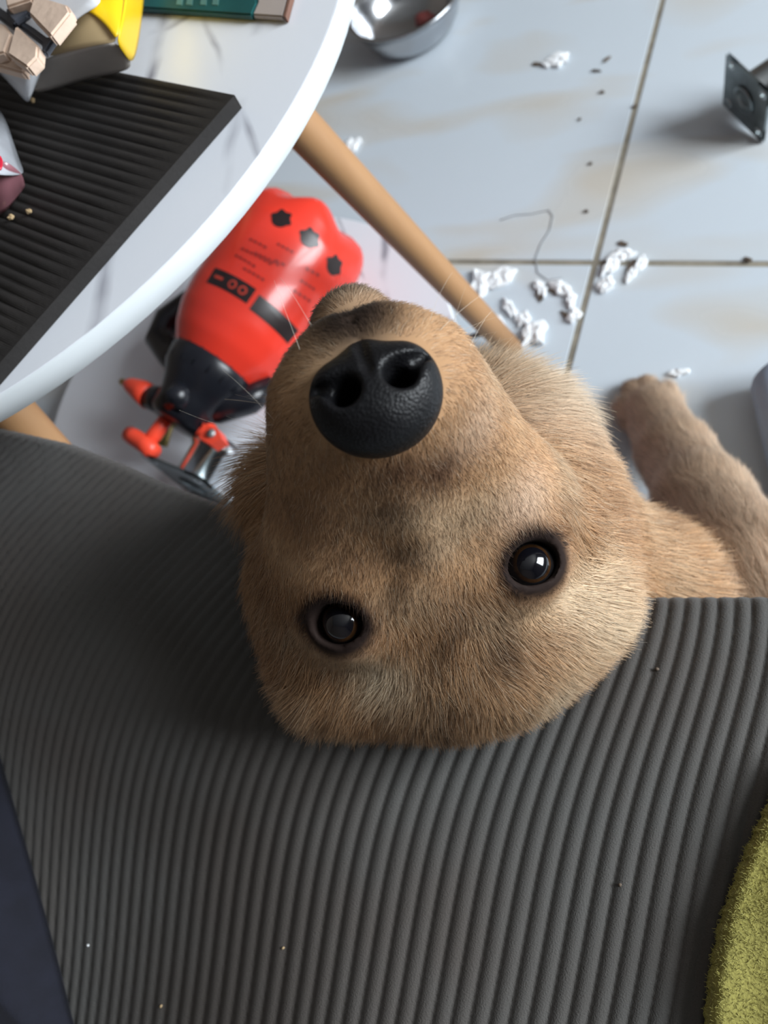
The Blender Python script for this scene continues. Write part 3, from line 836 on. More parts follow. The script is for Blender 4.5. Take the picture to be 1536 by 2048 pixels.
flow = flow * (1 - bw) + (bax * 0.8 + np.array([0, -0.6, 0])) * bw
# clumps
cl = np.stack([vnoise(RP, 260, 11), vnoise(RP, 260, 12), vnoise(RP, 260, 13)], 1)
flow += 0.30 * cl + 0.16 * rng.normal(size=RP.shape)
T = flow - RN * (flow * RN).sum(1)[:, None]; T /= np.linalg.norm(T, axis=1)[:, None] + 1e-9
lift = 0.28 + 0.14 * rng.normal(size=ntot) + 0.12 * sstep(0.0, -0.05, RP[:, 1])
lift = np.clip(lift, 0.10, 0.8)[:, None]
D0 = T + RN * lift; D0 /= np.linalg.norm(D0, axis=1)[:, None]
Lr = (L * rng.uniform(0.65, 1.2, ntot))[:, None]
K = 5
pts = np.zeros((ntot, K, 3))
grav = np.array([0.18, -0.974, -0.134])
for k in range(K):
    t = k / (K - 1)
    pts[:, k] = RP - RN * 0.0005 + D0 * Lr * t + (T * 0.18 - RN * 0.12 * lift + grav * 0.10) * Lr * t * t
rads = rad[:, None] * np.array([1.0, 0.95, 0.8, 0.55, 0.2])[None]
colr = fur_color(RP) * (1 + 0.12 * rng.normal(size=(ntot, 1)))
dk = rng.random(ntot) < 0.14; colr[dk] *= np.array([0.50, 0.44, 0.40])
lt = rng.random(ntot) < 0.14; colr[lt] = colr[lt] * 0.65 + np.array([0.78, 0.66, 0.50]) * 0.35 * (colr[lt].max(1) > 0.15)[:, None]
W3 = head_w(pts.reshape(-1, 3)).reshape(ntot, K, 3)
W3[..., 2] = np.maximum(W3[..., 2], 0.002)
fur = hair_obj('fur', W3, rads, np.clip(colr, 0.003, 1), 'fur', dog, DOG0, nrm=(RN @ HB) @ RW.T); fur['kind'] = 'stuff'

# ---- whiskers and long brow hairs
wp = []; wc = []
def whisker(px0, z0, px1, z1, bend, c=(0.75, 0.68, 0.58)):
    a = hp(px0[0], px0[1], z0); b = hp(px1[0], px1[1], z1)
    mid = (a + b) / 2 + np.array(bend)
    wp.append(np.array([(1 - t) ** 2 * a + 2 * t * (1 - t) * mid + t * t * b for t in np.linspace(0, 1, 7)])); wc.append(c)
whisker((545, 870), .262, (358, 820), .275, (0, 0, 0.004)); whisker((548, 840), .258, (445, 740), .262, (0, 0.004, 0)); whisker((545, 850), .26, (452, 832), .28, (0, 0, .003))
whisker((575, 905), .265, (525, 850), .262, (0, 0.003, 0), (0.2, 0.12, 0.08)); whisker((600, 700), .25, (548, 560), .262, (0, .004, 0)); whisker((622, 650), .25, (560, 555), .26, (0, .004, 0))
whisker((880, 660), .25, (1012, 560), .26, (0, .003, 0)); whisker((930, 720), .255, (985, 620), .27, (0, .004, 0)); whisker((860, 640), .25, (905, 545), .255, (0, .003, 0))
whisker((700, 1345), .318, (668, 1445), .325, (0, 0, .004), (.4, .3, .2)); whisker((708, 1350), .318, (690, 1440), .325, (0.002, 0, .003), (.4, .3, .2)); whisker((560, 1010), .30, (610, 1000), .285, (0, .002, 0))
whisker((1040, 1410), .335, (1070, 1432), .33, (0, 0, 0.002)); whisker((1230, 1270), .345, (1295, 1285), .34, (0, 0, .002)); whisker((1190, 1320), .345, (1235, 1325), .34, (0, 0, .002))
for _ in range(26):
    sgn = random.choice((-1, 1)); y = random.uniform(0.06, 0.10); zz = random.uniform(-0.045, -0.025)
    a = np.array([sgn * 0.031, y, zz]); dirv = np.array([sgn * random.uniform(.5, 1), random.uniform(-.2, .7), random.uniform(-.7, .2)]); dirv /= np.linalg.norm(dirv)
    ln = random.uniform(0.008, 0.022)
    wp.append(np.array([a + dirv * ln * t + np.array([0, -0.15, 0]) * ln * t * t for t in np.linspace(0, 1, 7)])); wc.append((0.6, 0.48, 0.35))
wp = np.array(wp); nW = len(wp)
whk = hair_obj('whiskers', head_w(wp.reshape(-1, 3)).reshape(nW, 7, 3), np.repeat(np.linspace(0.000045, 0.000015, 7)[None], nW, 0), np.array(wc), 'fur', dog, DOG0)
whk['kind'] = 'stuff'

# ------------------------------------------------------------------ pressure sprayer lying on the shelf
def sprayer():
    rb = 0.072
    z = SH_TOP + rb + 0.001
    P0 = at_height(634, 452, z); P1 = at_height(412, 762, z)               # base end, neck end
    ax = Vector(P1 - P0); Lb = ax.length; ax.normalize()
    up = Vector((0, 0, 1)); fr = frame_from(tuple(P0), ax, up)              # local z along the bottle, local x up
    root = root_from('spray_bottle', fr)
    tag(root, 'red pressure spray bottle with black pump head lying under the marble table', 'spray bottle')
    body_r = [(0.0, .30), (0.02, .62), (0.05, .86), (0.10, .96), (0.2, 1.0), (0.5, 1.0), (0.62, .985), (0.74, .93), (0.84, .82), (0.92, .67), (0.97, .56), (1.0, .50)]
    tt = np.linspace(0, 1, 46); rr = np.interp(tt, [a for a, _ in body_r], [b for _, b in body_r])
    prof = [(0.0005, 0.012)] + [(rb * r, Lb * t) for t, r in zip(tt, rr)] + [(0.0005, Lb)]
    def lobes(r, zz, a):
        w = max(0.0, 1 - zz / (Lb * 0.20)); q = math.cos(2.5 * a) ** 2
        return (-0.009 * w * q * min(1, r / 0.02), -0.010 * w * (1 - q) * min(1, r / 0.03))
    V, F = lathe(prof, 80, lobes)
    mesh_obj('bottle', V, F, 'red', root)
    def rad_at(s): return rb * float(np.interp(s / Lb, tt, rr))
    def patch(name, poly, m_, parent=root, off=0.0005, label=None):
        """poly: list of (angle from up, s) loops around its centre, wrapped on the bottle"""
        V = []; F = []
        c = np.mean(poly, 0); n = len(poly); R = 5
        V.append(c)
        for k in range(1, R + 1):
            for p in poly: V.append(c + (np.array(p) - c) * k / R)
        for i in range(n): F.append((0, 1 + i, 1 + (i + 1) % n))
        for k in range(R - 1):
            for i in range(n):
                a = 1 + k * n + i; b2 = 1 + k * n + (i + 1) % n; F.append((a, a + n, b2 + n, b2))
        W = []
        for a, s in V:
            r = rad_at(s) + off; W.append((r * math.cos(a), r * math.sin(a), s))
        return mesh_obj(name, W, F, m_, parent, smooth=True)
    def disc_poly(a, s, r, n=14, sx=1.0): return [(a + r * sx * math.cos(t) / rb, s + r * math.sin(t)) for t in np.linspace(0, 2 * math.pi, n, endpoint=False)]
    def rect_poly(a, s, ha, hs, n=6):
        p = [(a - ha + 2 * ha * k / n, s - hs) for k in range(n + 1)] + [(a + ha - 2 * ha * k / n, s + hs) for k in range(n + 1)]
        return p
    def px_as(px, py):
        """angle and length along the bottle of a photo pixel"""
        o = np.array(CAM0); d = ray(px, py) @ RW.T
        Mi = np.array(fr.inverted()); o2 = (Mi @ np.r_[o, 1])[:3]; d2 = (Mi @ np.r_[d, 0])[:3]
        A = d2[0] ** 2 + d2[1] ** 2; B = 2 * (o2[0] * d2[0] + o2[1] * d2[1]); C = o2[0] ** 2 + o2[1] ** 2 - rb * rb
        disc_ = max(B * B - 4 * A * C, 0); t = (-B - math.sqrt(disc_)) / (2 * A); q = o2 + d2 * t
        return math.atan2(q[1], q[0]), float(np.clip(q[2], 0.012, Lb - 0.01))
    for px, py in ((562, 438), (619, 477), (668, 532)):
        a, s = px_as(px, py)
        pp = patch('paw_print', disc_poly(a, s, 0.0094), 'ink')
        for k in range(4):
            t = -1.2 + 0.8 * k
            patch('toe_print', disc_poly(a + 0.0086 * math.sin(t * 1.3) / rb, s - 0.0086 * math.cos(t * 1.3), 0.0030, 10), 'ink', pp)
    a1, s1 = px_as(425, 548); a2, s2 = px_as(497, 590)
    ac, sc = (a1 + a2) / 2, (s1 + s2) / 2
    bar = patch('label_bar', rect_poly(ac, sc, abs(a2 - a1) / 2 + 0.04, 0.0085), 'ink'); dirn = 1 if a2 > a1 else -1; wa = abs(a2 - a1)
    patch('glyph', rect_poly(ac - dirn * wa * 0.30, sc, wa * 0.12, 0.0016), 'redprint', bar, 0.0008)
    for f_ in (0.08, 0.34):
        outer = disc_poly(ac + dirn * wa * f_, sc, 0.0046, 16)
        patch('glyph', outer, 'redprint', bar, 0.0008); patch('glyph', disc_poly(ac + dirn * wa * f_, sc, 0.0026, 12), 'ink', bar, 0.0011)
    a3, s3 = px_as(515, 610); a4, s4 = px_as(585, 668)
    patch('label_bar', rect_poly((a3 + a4) / 2, (s3 + s4) / 2, abs(a4 - a3) / 2 + 0.06, 0.0085), 'ink')
    # rows of tiny illegible print
    for (xa, ya, xb, yb) in ((498, 478, 535, 497), (553, 487, 588, 506), (482, 497, 545, 530), (508, 505, 560, 532), (470, 510, 512, 535), (486, 536, 530, 562), (548, 520, 572, 532), (600, 560, 630, 580), (585, 580, 622, 604), (610, 536, 640, 552)):
        ka = px_as(xa, ya); kb = px_as(xb, yb); n = max(2, int(math.hypot(xb - xa, yb - ya) / 9))
        for k in range(n):
            f0 = (k + 0.12) / n; f1 = (k + 0.80) / n
            aa = ka[0] + (kb[0] - ka[0]) * (f0 + f1) / 2; ss = ka[1] + (kb[1] - ka[1]) * (f0 + f1) / 2
            patch('print_mark', rect_poly(aa, ss, abs(kb[0] - ka[0]) * (f1 - f0) / 2, 0.0013, 2), 'redprint_dark', root, 0.0004)
    # collar, pump head
    rn = rb * 0.66
    V, F = lathe([(0.001, Lb - 0.020), (rn, Lb - 0.020), (rn * 1.03, Lb - 0.012), (rn * 0.97, Lb + 0.004), (rn * 0.80, Lb + 0.018), (rn * 0.70, Lb + 0.03), (rn * 0.66, Lb + 0.05), (rn * 0.52, Lb + 0.056), (0.001, Lb + 0.056)], 40)
    collar = mesh_obj('collar', V, F, 'black', root)
    for k in range(18):
        a = 2 * math.pi * k / 18
        V, F = tube([(rn * 1.0 * math.cos(a), rn * 1.0 * math.sin(a), Lb - 0.018), (rn * 0.97 * math.cos(a), rn * 0.97 * math.sin(a), Lb + 0.002)], 0.0014, 6)
        mesh_obj('grip_ridge', V, F, 'black', collar)
    inv = np.array(fr.inverted())
    def L_(px, py, h): return (inv @ np.r_[at_height(px, py, h), 1])[:3]
    h0 = z
    # spray arm and nozzle
    V, F = tube([L_(352, 800, h0), L_(318, 800, h0 + .005), L_(296, 793, h0 + .006)], [0.016, 0.0145, 0.0125], 20)
    head = mesh_obj('spray_head', V, F, 'black', root)
    V, F = tube([L_(300, 795, h0 + .006), L_(284, 783, h0 + .007), L_(262, 771, h0 + .008), L_(252, 767, h0 + .008)], [0.0135, 0.0125, 0.0085, 0.0050], 20)
    nz = mesh_obj('nozzle', V, F, 'orange', root)
    V, F = tube([L_(253, 767, h0 + .008), L_(243, 763, h0 + .008)], [0.0042, 0.0036], 14)
    mesh_obj('nozzle_tip', V, F, 'brass', nz)
    V, F = tube([L_(372, 775, h0 + .02), L_(345, 805, h0 + .035)], [0.012, 0.012], 16)
    mesh_obj('pressure_valve', V, F, 'black', root)
    # T-shaped pump handle
    V, F = tube([L_(355, 805, h0 - .005), L_(333, 838, h0 + .0), L_(297, 886, h0 + .006)], [0.0075, 0.0075, 0.0078], 16)
    ph = mesh_obj('pump_rod', V, F, 'orange', root)
    V, F = tube([L_(258, 868, h0 + .008), L_(270, 876, h0 + .008), L_(290, 889, h0 + .008), L_(308, 905, h0 + .008)], [0.0085, 0.0092, 0.0092, 0.0085], 16)
    mesh_obj('pump_grip', V, F, 'orange', ph)
    # trigger lever with rivet
    V, F = tube([L_(362, 848, h0 - .01), L_(395, 862, h0 - .008), L_(420, 868, h0 - .006)], [0.003, 0.005, 0.011], 12)
    tr = mesh_obj('trigger', V, F, 'orange', root)
    q = [L_(410, 850, h0), L_(440, 862, h0), L_(448, 882, h0), L_(425, 893, h0), L_(402, 880, h0)]
    c = np.mean(q, 0); up_l = (inv @ np.r_[0, 0, 1, 0])[:3]
    VV = [tuple(p + up_l * 0.004) for p in q] + [tuple(p - up_l * 0.010) for p in q]; n = 5
    FF = [tuple(range(n)), tuple(range(n, 2 * n))[::-1]] + [(i, n + i, n + (i + 1) % n, (i + 1) % n) for i in range(n)]
    tp = mesh_obj('trigger_pad', VV, FF, 'orange', tr, smooth=False)
    V, F = tube([L_(428, 872, h0) + up_l * 0.003, L_(428, 872, h0) + up_l * 0.007], 0.0045, 14)
    mesh_obj('rivet', V, F, 'grey', tr)
    V, F = tube([L_(380, 800, h0 - .01), L_(440, 815, h0 - .01), L_(500, 800, h0 - .012), L_(545, 770, h0 - .02)], [0.017, 0.017, 0.015, 0.012], 16)
    mesh_obj('handle', V, F, 'black', root)
    V, F = tube([L_(392, 742, h0 - .015), L_(345, 715, h0 - .03), L_(318, 680, h0 - .03), L_(335, 640, h0 - .03), L_(385, 600, h0 - .03)], [0.016, 0.016, 0.016, 0.016, 0.014], 14)
    mesh_obj('black_fill_loop', V, F, 'black', root)  # black loop added to fill the dark area left of the bottle
    V, F = tube([L_(345, 815, h0 - .01), L_(330, 850, h0 - .015), L_(320, 890, h0 - .02)], [0.010, 0.009, 0.008], 12)
    mesh_obj('pump_sleeve', V, F, 'brass', root)
    return root
M['crumb_tan'] = mat('tan_crumb', (0.5, 0.36, 0.2), 0.9, noise=0.3)
M['redprint_dark'] = mat('dark_red_print', (0.30, 0.02, 0.016), 0.4, noise=0.2)
spr = sprayer()

# ------------------------------------------------------------------ loose sofa feet
def sofa_foot(center, axis, xhint, label, plate=0.072, clen=0.055):
    root = root_from('sofa_foot', frame_from(tuple(center), axis, xhint)); tag(root, label, 'furniture foot', 'loose metal sofa feet')
    hp_ = plate / 2
    bm = bmesh.new()
    # square plate with four screw holes
    holes = [(sx * hp_ * 0.74, sy * hp_ * 0.74) for sx in (-1, 1) for sy in (-1, 1)]
    n = 12; vs = {}
    def quad_with_hole(cx, cy, hw, r):
        sq = [];ci = []
        for k in range(n):
            a = 2 * math.pi * k / n + math.pi / n; ca, sa = math.cos(a), math.sin(a); m_ = max(abs(ca), abs(sa))
            sq.append((cx + hw * ca / m_, cy + hw * sa / m_)); ci.append((cx + r * ca, cy + r * sa))
        for zz, fl in ((0.0015, 1), (-0.0015, -1)):
            A = [bm.verts.new((x, y, zz)) for x, y in sq]; B = [bm.verts.new((x, y, zz)) for x, y in ci]
            for k in range(n):
                f = [A[k], A[(k + 1) % n], B[(k + 1) % n], B[k]]; bm.faces.new(f if fl > 0 else f[::-1])
            vs[(cx, cy, fl)] = (A, B)
        (A, B), (A2, B2) = vs[(cx, cy, 1)], vs[(cx, cy, -1)]
        for k in range(n):
            bm.faces.new([B[k], B[(k + 1) % n], B2[(k + 1) % n], B2[k]])
    for cx, cy in holes: quad_with_hole(cx, cy, hp_ * 0.26, 0.0032)
    for lo, hi in (((-hp_ * .48, -hp_), (hp_ * .48, -hp_ * .48)), ((-hp_ * .48, hp_ * .48), (hp_ * .48, hp_)), ((-hp_, -hp_ * .48), (-hp_ * .48, hp_ * .48)), ((hp_ * .48, -hp_ * .48), (hp_, hp_ * .48)), ((-hp_ * .48, -hp_ * .48), (hp_ * .48, hp_ * .48))):
        b2 = box_bm((lo[0], lo[1], -0.0015), (hi[0], hi[1], 0.0015)); me = bpy.data.meshes.new('t'); b2.to_mesh(me); b2.free(); bm.from_mesh(me); bpy.data.meshes.remove(me)
    bmesh.ops.remove_doubles(bm, verts=bm.verts[:], dist=0.00005)
    pl = bm_obj('plate', bm, 'darksteel', root)
    V, F = lathe([(0.014, 0.0015), (0.016, 0.0030), (0.012, 0.0040), (0.008, 0.0015)], 24); mesh_obj('center_boss', V, F, 'darksteel', root)
    for cx, cy in holes:
        V, F = lathe([(0.0034, 0.0014), (0.0050, 0.0022), (0.0052, 0.0014)], 14); V = [(x + cx, y + cy, zz) for x, y, zz in V]
        mesh_obj('hole_rim', V, F, 'chrome', pl)
    V, F = lathe([(0.001, -0.0012), (0.021, -0.0012), (0.022, -0.004), (0.022, -clen * 0.72), (0.0245, -clen * 0.76), (0.0255, -clen * 0.82), (0.0255, -clen * 0.95), (0.0235, -clen), (0.001, -clen)], 40)
    mesh_obj('post', V, F, 'chrome', root)
    V, F = lathe([(0.001, -clen - 0.004), (0.020, -clen - 0.004), (0.021, -clen), (0.001, -clen)], 32); mesh_obj('foot_pad', V, F, 'black', root)
    return root
# right-hand one: lying on its post, plate facing left
sofa_foot((-0.076, 0.760, 0.0395), Vector((-0.741, -0.67, -0.044)), Vector((0.67, -0.733, -0.116)), 'chrome sofa foot with square screw plate lying on the tiles near the bowl', plate=0.0700)
fl_c = at_height(386, 968, SH_TOP + 0.044)
sofa_foot(fl_c, Vector((-0.20, -0.98, 0.0)), Vector((0.98, -0.20, 0.0)), 'chrome sofa foot standing behind the ribbed sofa edge beside the red spray bottle', plate=0.086, clen=0.05)

# ------------------------------------------------------------------ steel bowl
bc = at_height(830, 66, 0.0); 
bowl = tag(empty('steel_bowl', (bc[0], bc[1], 0.0)), 'round stainless steel pet bowl standing on the tiles behind the table', 'bowl')
ro = 0.079
V, F = lathe([(0.0005, 0.0012), (ro * .60, 0.0012), (ro * .74, 0.005), (ro * .86, 0.018), (ro * .95, 0.036), (ro, 0.050), (ro * 1.045, 0.0515), (ro * 1.05, 0.0532), (ro * 1.0, 0.0540), (ro * .965, 0.050), (ro * .92, 0.036), (ro * .82, 0.017), (ro * .70, 0.0055), (0.0005, 0.0045)], 72)
mesh_obj('bowl_shell', V, F, 'steel', bowl)
V, F = lathe([(ro * .60, 0.0006), (ro * .66, 0.0015), (ro * .60, 0.0034)], 48)
mesh_obj('base_ring', V, F, 'black', bowl)
def blob(name, c, r, m_, seed, flat=(1, 1, 1), rot=0.0, sub=2, amp=0.25, freq=3.0):
    bm = bmesh.new(); bmesh.ops.create_icosphere(bm, subdivisions=sub, radius=1.0)
    rr = random.Random(seed); ks = [(Vector((rr.gauss(0, 1), rr.gauss(0, 1), rr.gauss(0, 1))) * freq, rr.uniform(0, 6.3)) for _ in range(4)]
    for v in bm.verts:
        k = 1 + amp * sum(math.sin(v.co.dot(a) + p) for a, p in ks) / 2
        v.co = Vector((v.co.x * flat[0] * r * k, v.co.y * flat[1] * r * k, v.co.z * flat[2] * r * k))
    bmesh.ops.rotate(bm, verts=bm.verts[:], cent=(0, 0, 0), matrix=Matrix.Rotation(rot, 3, 'Z'))
    zmin = min(v.co.z for v in bm.verts)
    for v in bm.verts: v.co.z -= zmin
    o = bm_obj(name, bm, m_, None, smooth=True); o.location = tuple(c); return o
M['scrap'] = mat('food_scrap', (0.22, 0.05, 0.045), 0.6, noise=0.4, nscale=80)
o = blob('food_scrap', (bc[0] + 0.015, bc[1] + 0.012, 0.0052), 0.012, 'scrap', 5, (1.2, 1, .5)); tag(o, 'reddish-brown food scrap in the steel bowl', 'food')

# ------------------------------------------------------------------ shredded foam and dirt on the tiles
def shred(c, ln, wd, rot, seed, m_='foam', ht=0.006):
    """torn flake: a ragged strip with uneven thickness"""
    rr = random.Random(seed); n = 14
    outl = []
    for k in range(n):
        a = 2 * math.pi * k / n; q = rr.uniform(0.55, 1.15)
        outl.append((ln / 2 * math.cos(a) * q, wd / 2 * math.sin(a) * rr.uniform(0.55, 1.25)))
    V = []; F = []
    for ring, (sc, zz) in enumerate(((0.92, 0.0), (1.0, 0.35), (0.86, 0.8), (0.45, 1.0))):
        for x, y in outl:
            V.append((x * sc, y * sc, ht * zz * (rr.uniform(0.6, 1.25) if zz else 0) + 0.0006))
    for r in range(3):
        for k in range(n): F.append((r * n + k, r * n + (k + 1) % n, (r + 1) * n + (k + 1) % n, (r + 1) * n + k))
    V.append((0, 0, ht * rr.uniform(0.7, 1.1))); t = len(V) - 1
    for k in range(n): F.append((3 * n + k, 3 * n + (k + 1) % n, t))
    F.append(tuple(range(n))[::-1])
    c_, s_ = math.cos(rot), math.sin(rot)
    V = [(x * c_ - y * s_, x * s_ + y * c_, z) for x, y, z in V]
    o = mesh_obj('foam_shred' if m_ == 'foam' else 'crumb', V, F, m_, None, smooth=False); o.location = (c[0], c[1], 0.0)
    return o
def px_rot(px, py, dx, dy):
    a = at_height(px, py, 0); b = at_height(px + dx, py + dy, 0); return math.atan2(b[1] - a[1], b[0] - a[0])
# px, py, length px, width px, direction in the photo, label
SHREDS = [
 (965, 568, 66, 34, (0.3, 1), 'large white foam scrap beside the wooden table leg'),
 (1004, 556, 62, 30, (1, -0.7), 'white foam scrap just right of the one touching the table leg'),
 (1021, 618, 60, 18, (0.6, 1), 'narrow white foam strip pointing down below the two large scraps'),
 (1000, 652, 60, 16, (0.5, 1), 'narrow white foam strip nearest the foot of the wooden leg'),
 (1068, 672, 58, 50, (0.4, 1), 'largest white foam tuft beside the pale ruff of the dog'),
 (1050, 640, 34, 26, (1, 0.2), 'small white foam piece above the largest tuft'),
 (1082, 580, 40, 16, (0.4, 1), 'thin white foam piece in the middle of the scraps under the grout line'),
 (1122, 578, 52, 24, (1, 0.5), 'flat white foam flake left of the grout line crossing'),
 (1142, 600, 46, 16, (0.1, 1), 'upright white foam sliver on the slanting grout line'),
 (1149, 634, 34, 22, (0.2, 1), 'white foam knot at the lower end of the grout line sliver'),
 (1222, 532, 56, 20, (0.6, -1), 'long white foam shred right of the grout line crossing'),
 (1245, 512, 52, 22, (1, -0.3), 'topmost white foam flake right of the grout line crossing'),
 (1278, 534, 46, 18, (0.5, -1), 'white foam flake farthest right on the horizontal grout line'),
 (1262, 552, 40, 14, (0.5, -1), 'thin white foam strip below the flake on the horizontal grout line'),
 (1212, 572, 44, 22, (0.6, -1), 'pale pinkish-white foam scrap just right of the slanting grout line'),
 (1118, 122, 46, 26, (1, -0.1), 'white foam tuft lying alone on the upper tile'),
 (1095, 130, 30, 14, (1, 0.3), 'small white foam bit left of the lone tuft on the upper tile'),
 (706, 294, 34, 28, (1, 0.2), 'small round white foam bit beside the upper wooden leg'),
 (1358, 748, 44, 14, (1, -0.2), 'white foam strip lying beyond the paw of the dog'),
]
for k, (px, py, ln, wd, d, lab) in enumerate(SHREDS):
    c = at_height(px, py, 0); e = at_height(px + 1, py, 0); sc = float(np.linalg.norm(e - c))
    tag(shred(c, ln * sc * 1.15, wd * sc * 1.45, px_rot(px, py, *d), 40 + k, 'foam', 0.003 + 0.0001 * wd), lab, 'foam scrap', 'shredded white foam on the floor')
CRUMBS = [
 (1074, 130, 22, 9, (1, 0.1), 'dark crumb at the left end of the lone foam tuft'), (1214, 120, 20, 9, (1, -0.8), 'brown crumb right of the lone foam tuft'),
 (1192, 143, 26, 6, (1, 0.1), 'thin brown crumb below right of the lone foam tuft'), (1204, 186, 12, 9, (1, 0), 'small brown crumb on the upper tile below the foam tuft'),
 (1269, 214, 12, 9, (1, -1), 'small dark crumb on the slanting grout line near the top'), (1172, 424, 11, 8, (1, 0), 'small grey crumb left of the slanting grout line'),
 (1246, 489, 24, 14, (1, 0.4), 'dark crumb above the foam flakes near the grout crossing'), (1208, 535, 30, 9, (0.2, 1), 'brown crumb standing beside the grout line crossing'),
 (1495, 520, 22, 11, (1, 0.4), 'dark crumb on the horizontal grout line at the right'), (1079, 592, 46, 12, (0.35, 1), 'olive-grey strip between the foam scraps'),
 (1110, 586, 34, 10, (1, 0.5), 'small olive-grey strip beside the flat foam flake'), (1181, 329, 9, 7, (1, 0), 'tiny grey crumb on the tile by the slanting grout line'),
 (1260, 535, 40, 9, (0.5, -1), 'grey strip among the foam flakes right of the crossing'), (1131, 632, 30, 9, (0.7, 1), 'grey crumb left of the foam knot on the grout line'),
 (1160, 240, 8, 6, (1, 0), 'tiny dark crumb in the middle of the upper tile'),
]
for k, (px, py, ln, wd, d, lab) in enumerate(CRUMBS):
    c = at_height(px, py, 0); e = at_height(px + 1, py, 0); sc = float(np.linalg.norm(e - c))
    tag(shred(c, ln * sc, wd * sc, px_rot(px, py, *d), 140 + k, 'crumb', 0.002), lab, 'crumb', 'dark crumbs on the floor')
tp = [at_height(x, y, 0.0008) for x, y in ((1000, 440), (1030, 430), (1062, 428), (1098, 420), (1106, 432), (1100, 460), (1082, 488), (1072, 515), (1075, 545), (1095, 560), (1125, 555))]
V, F = tube(tp, 0.00045, 6)
tag(mesh_obj('thread', V, F, 'thread', None), 'grey curled thread lying on the tile above the foam scraps', 'thread')

# ------------------------------------------------------------------ navy cloth and yellow fleece on the sofa
def seat_slab(name, outline_fn, thick, m_, label, cat, seed, n1=60, n2=40, bulge=1.0):
    """soft slab resting on the seat; outline_fn(u, v) -> photo pixel on the seat"""
    V = []; F = []
    for i in range(n1 + 1):
        for j in range(n2 + 1):
            u, v = i / n1, j / n2
            x, y = outline_fn(u, v)
            p = seat_point(np.array([x]), np.array([y]))[0]
            e = min(u, 1 - u, v, 1 - v) / 0.5
            hgt = thick * (1 - (1 - min(1, e * bulge)) ** 2.4)
            nz_ = 0.0004 * (math.sin(x * .05 + seed) + math.sin(y * .043 + 2 * seed) + math.sin((x + y) * .021)) * min(1, e * 4)
            V.append((p[0], p[1], p[2] + hgt + nz_ + 0.0012))
    w = n2 + 1
    for i in range(n1):
        for j in range(n2): a = i * w + j; F.append((a, a + w, a + w + 1, a + 1))
    b0 = len(V)
    for k in range(b0):
        i, j = divmod(k, w); edge = i in (0, n1) or j in (0, n2)
        x, y = outline_fn(i / n1, j / n2); p = seat_point(np.array([x]), np.array([y]))[0]; V.append((p[0], p[1], p[2] + 0.0006))
    for i in range(n1):
        for j in range(n2): a = b0 + i * w + j; F.append((a, a + 1, a + w + 1, a + w))
    rim = [i * w for i in range(n1 + 1)] + [n1 * w + j for j in range(1, n2 + 1)] + [i * w + n2 for i in range(n1 - 1, -1, -1)] + [j for j in range(n2 - 1, 0, -1)]
    for k in range(len(rim)): a, b = rim[k], rim[(k + 1) % len(rim)]; F.append((a, b, b0 + b, b0 + a))
    loc = np.mean(V, 0); loc[2] = min(v[2] for v in V)
    o = mesh_obj(name, V, F, m_, None, True, loc=loc); tag(o, label, cat)
    return o
def navy_out(u, v):      # v from the visible edge to far left, u along it
    xe = np.interp(u, [0, 0.15, 0.36, 0.62, 0.85, 1], [-130, -5, 62, 112, 150, 170]); ye = np.interp(u, [0, 0.15, 0.36, 0.62, 0.85, 1], [1330, 1490, 1720, 1900, 2050, 2180])
    return xe - 230 * v, ye + 30 * v
seat_slab('navy_cloth', navy_out, 0.035, 'navy', 'dark navy cloth on the ribbed sofa at the lower left corner', 'cloth', 3)  # raised form of dark navy cloth, cut off by the frame corner
def jag(u): return 2.2 * math.sin(u * 91) + 1.5 * math.sin(u * 203 + 1) + 1.2 * math.sin(u * 347 + 2)
def fleece_out(u, v):
    xe = np.interp(u, [0, 0.22, 0.4, 0.52, 0.66, 0.8, 1], [1600, 1537, 1490, 1462, 1436, 1417, 1398]) + jag(u); ye = np.interp(u, [0, 0.22, 0.4, 0.52, 0.66, 0.8, 1], [1500, 1600, 1700, 1775, 1850, 1945, 2130])
    return xe + 320 * v, ye - 10 * v
fle = seat_slab('yellow_fleece', fleece_out, 0.010, 'yellow_fleece', 'mustard yellow fleece blanket on the ribbed sofa at the lower right corner', 'blanket', 5, n1=120, n2=40, bulge=5)

# ------------------------------------------------------------------ blue-grey cloth at the right edge of the floor
c = at_height(1672, 890, 0.0)
bm = box_bm((-0.06, -0.075, 0.0006), (0.06, 0.075, 0.05), 0.02, 4)
for v in bm.verts: v.co += Vector((0.003 * math.sin(v.co.y * 90), 0.004 * math.sin(v.co.x * 70 + v.co.z * 60), 0))
o = bm_obj('blue_bundle', bm, 'bluegrey', None, smooth=True); o.location = (c[0], c[1], 0.0); o.rotation_euler = (0, 0, 0.25)
tag(o, 'blue-grey cloth bundle on the tiles at the right edge, beyond the dog\'s paw', 'cloth')

# ------------------------------------------------------------------ things on the table
def prism(name, poly_px, h0, h1, m_, parent=None, base=None, bev=0.001):
    """upright block whose top outline is given by photo pixels at height h1"""
    P = [at_height(x, y, h1) for x, y in poly_px]; n = len(P)
    base = np.zeros(3) if base is None else np.asarray(base)
    bm = bmesh.new()
    T_ = [bm.verts.new(tuple(np.array([p[0], p[1], h1]) - base)) for p in P]; B_ = [bm.verts.new(tuple(np.array([p[0], p[1], h0]) - base)) for p in P]
    bm.faces.new(T_); bm.faces.new(B_[::-1])
    for i in range(n): bm.faces.new([T_[i], B_[i], B_[(i + 1) % n], T_[(i + 1) % n]])
    bmesh.ops.recalc_face_normals(bm, faces=bm.faces[:])
    if bev: bmesh.ops.bevel(bm, geom=bm.edges[:], offset=bev, segments=2, affect='EDGES')
    return bm_obj(name, bm, m_, parent)
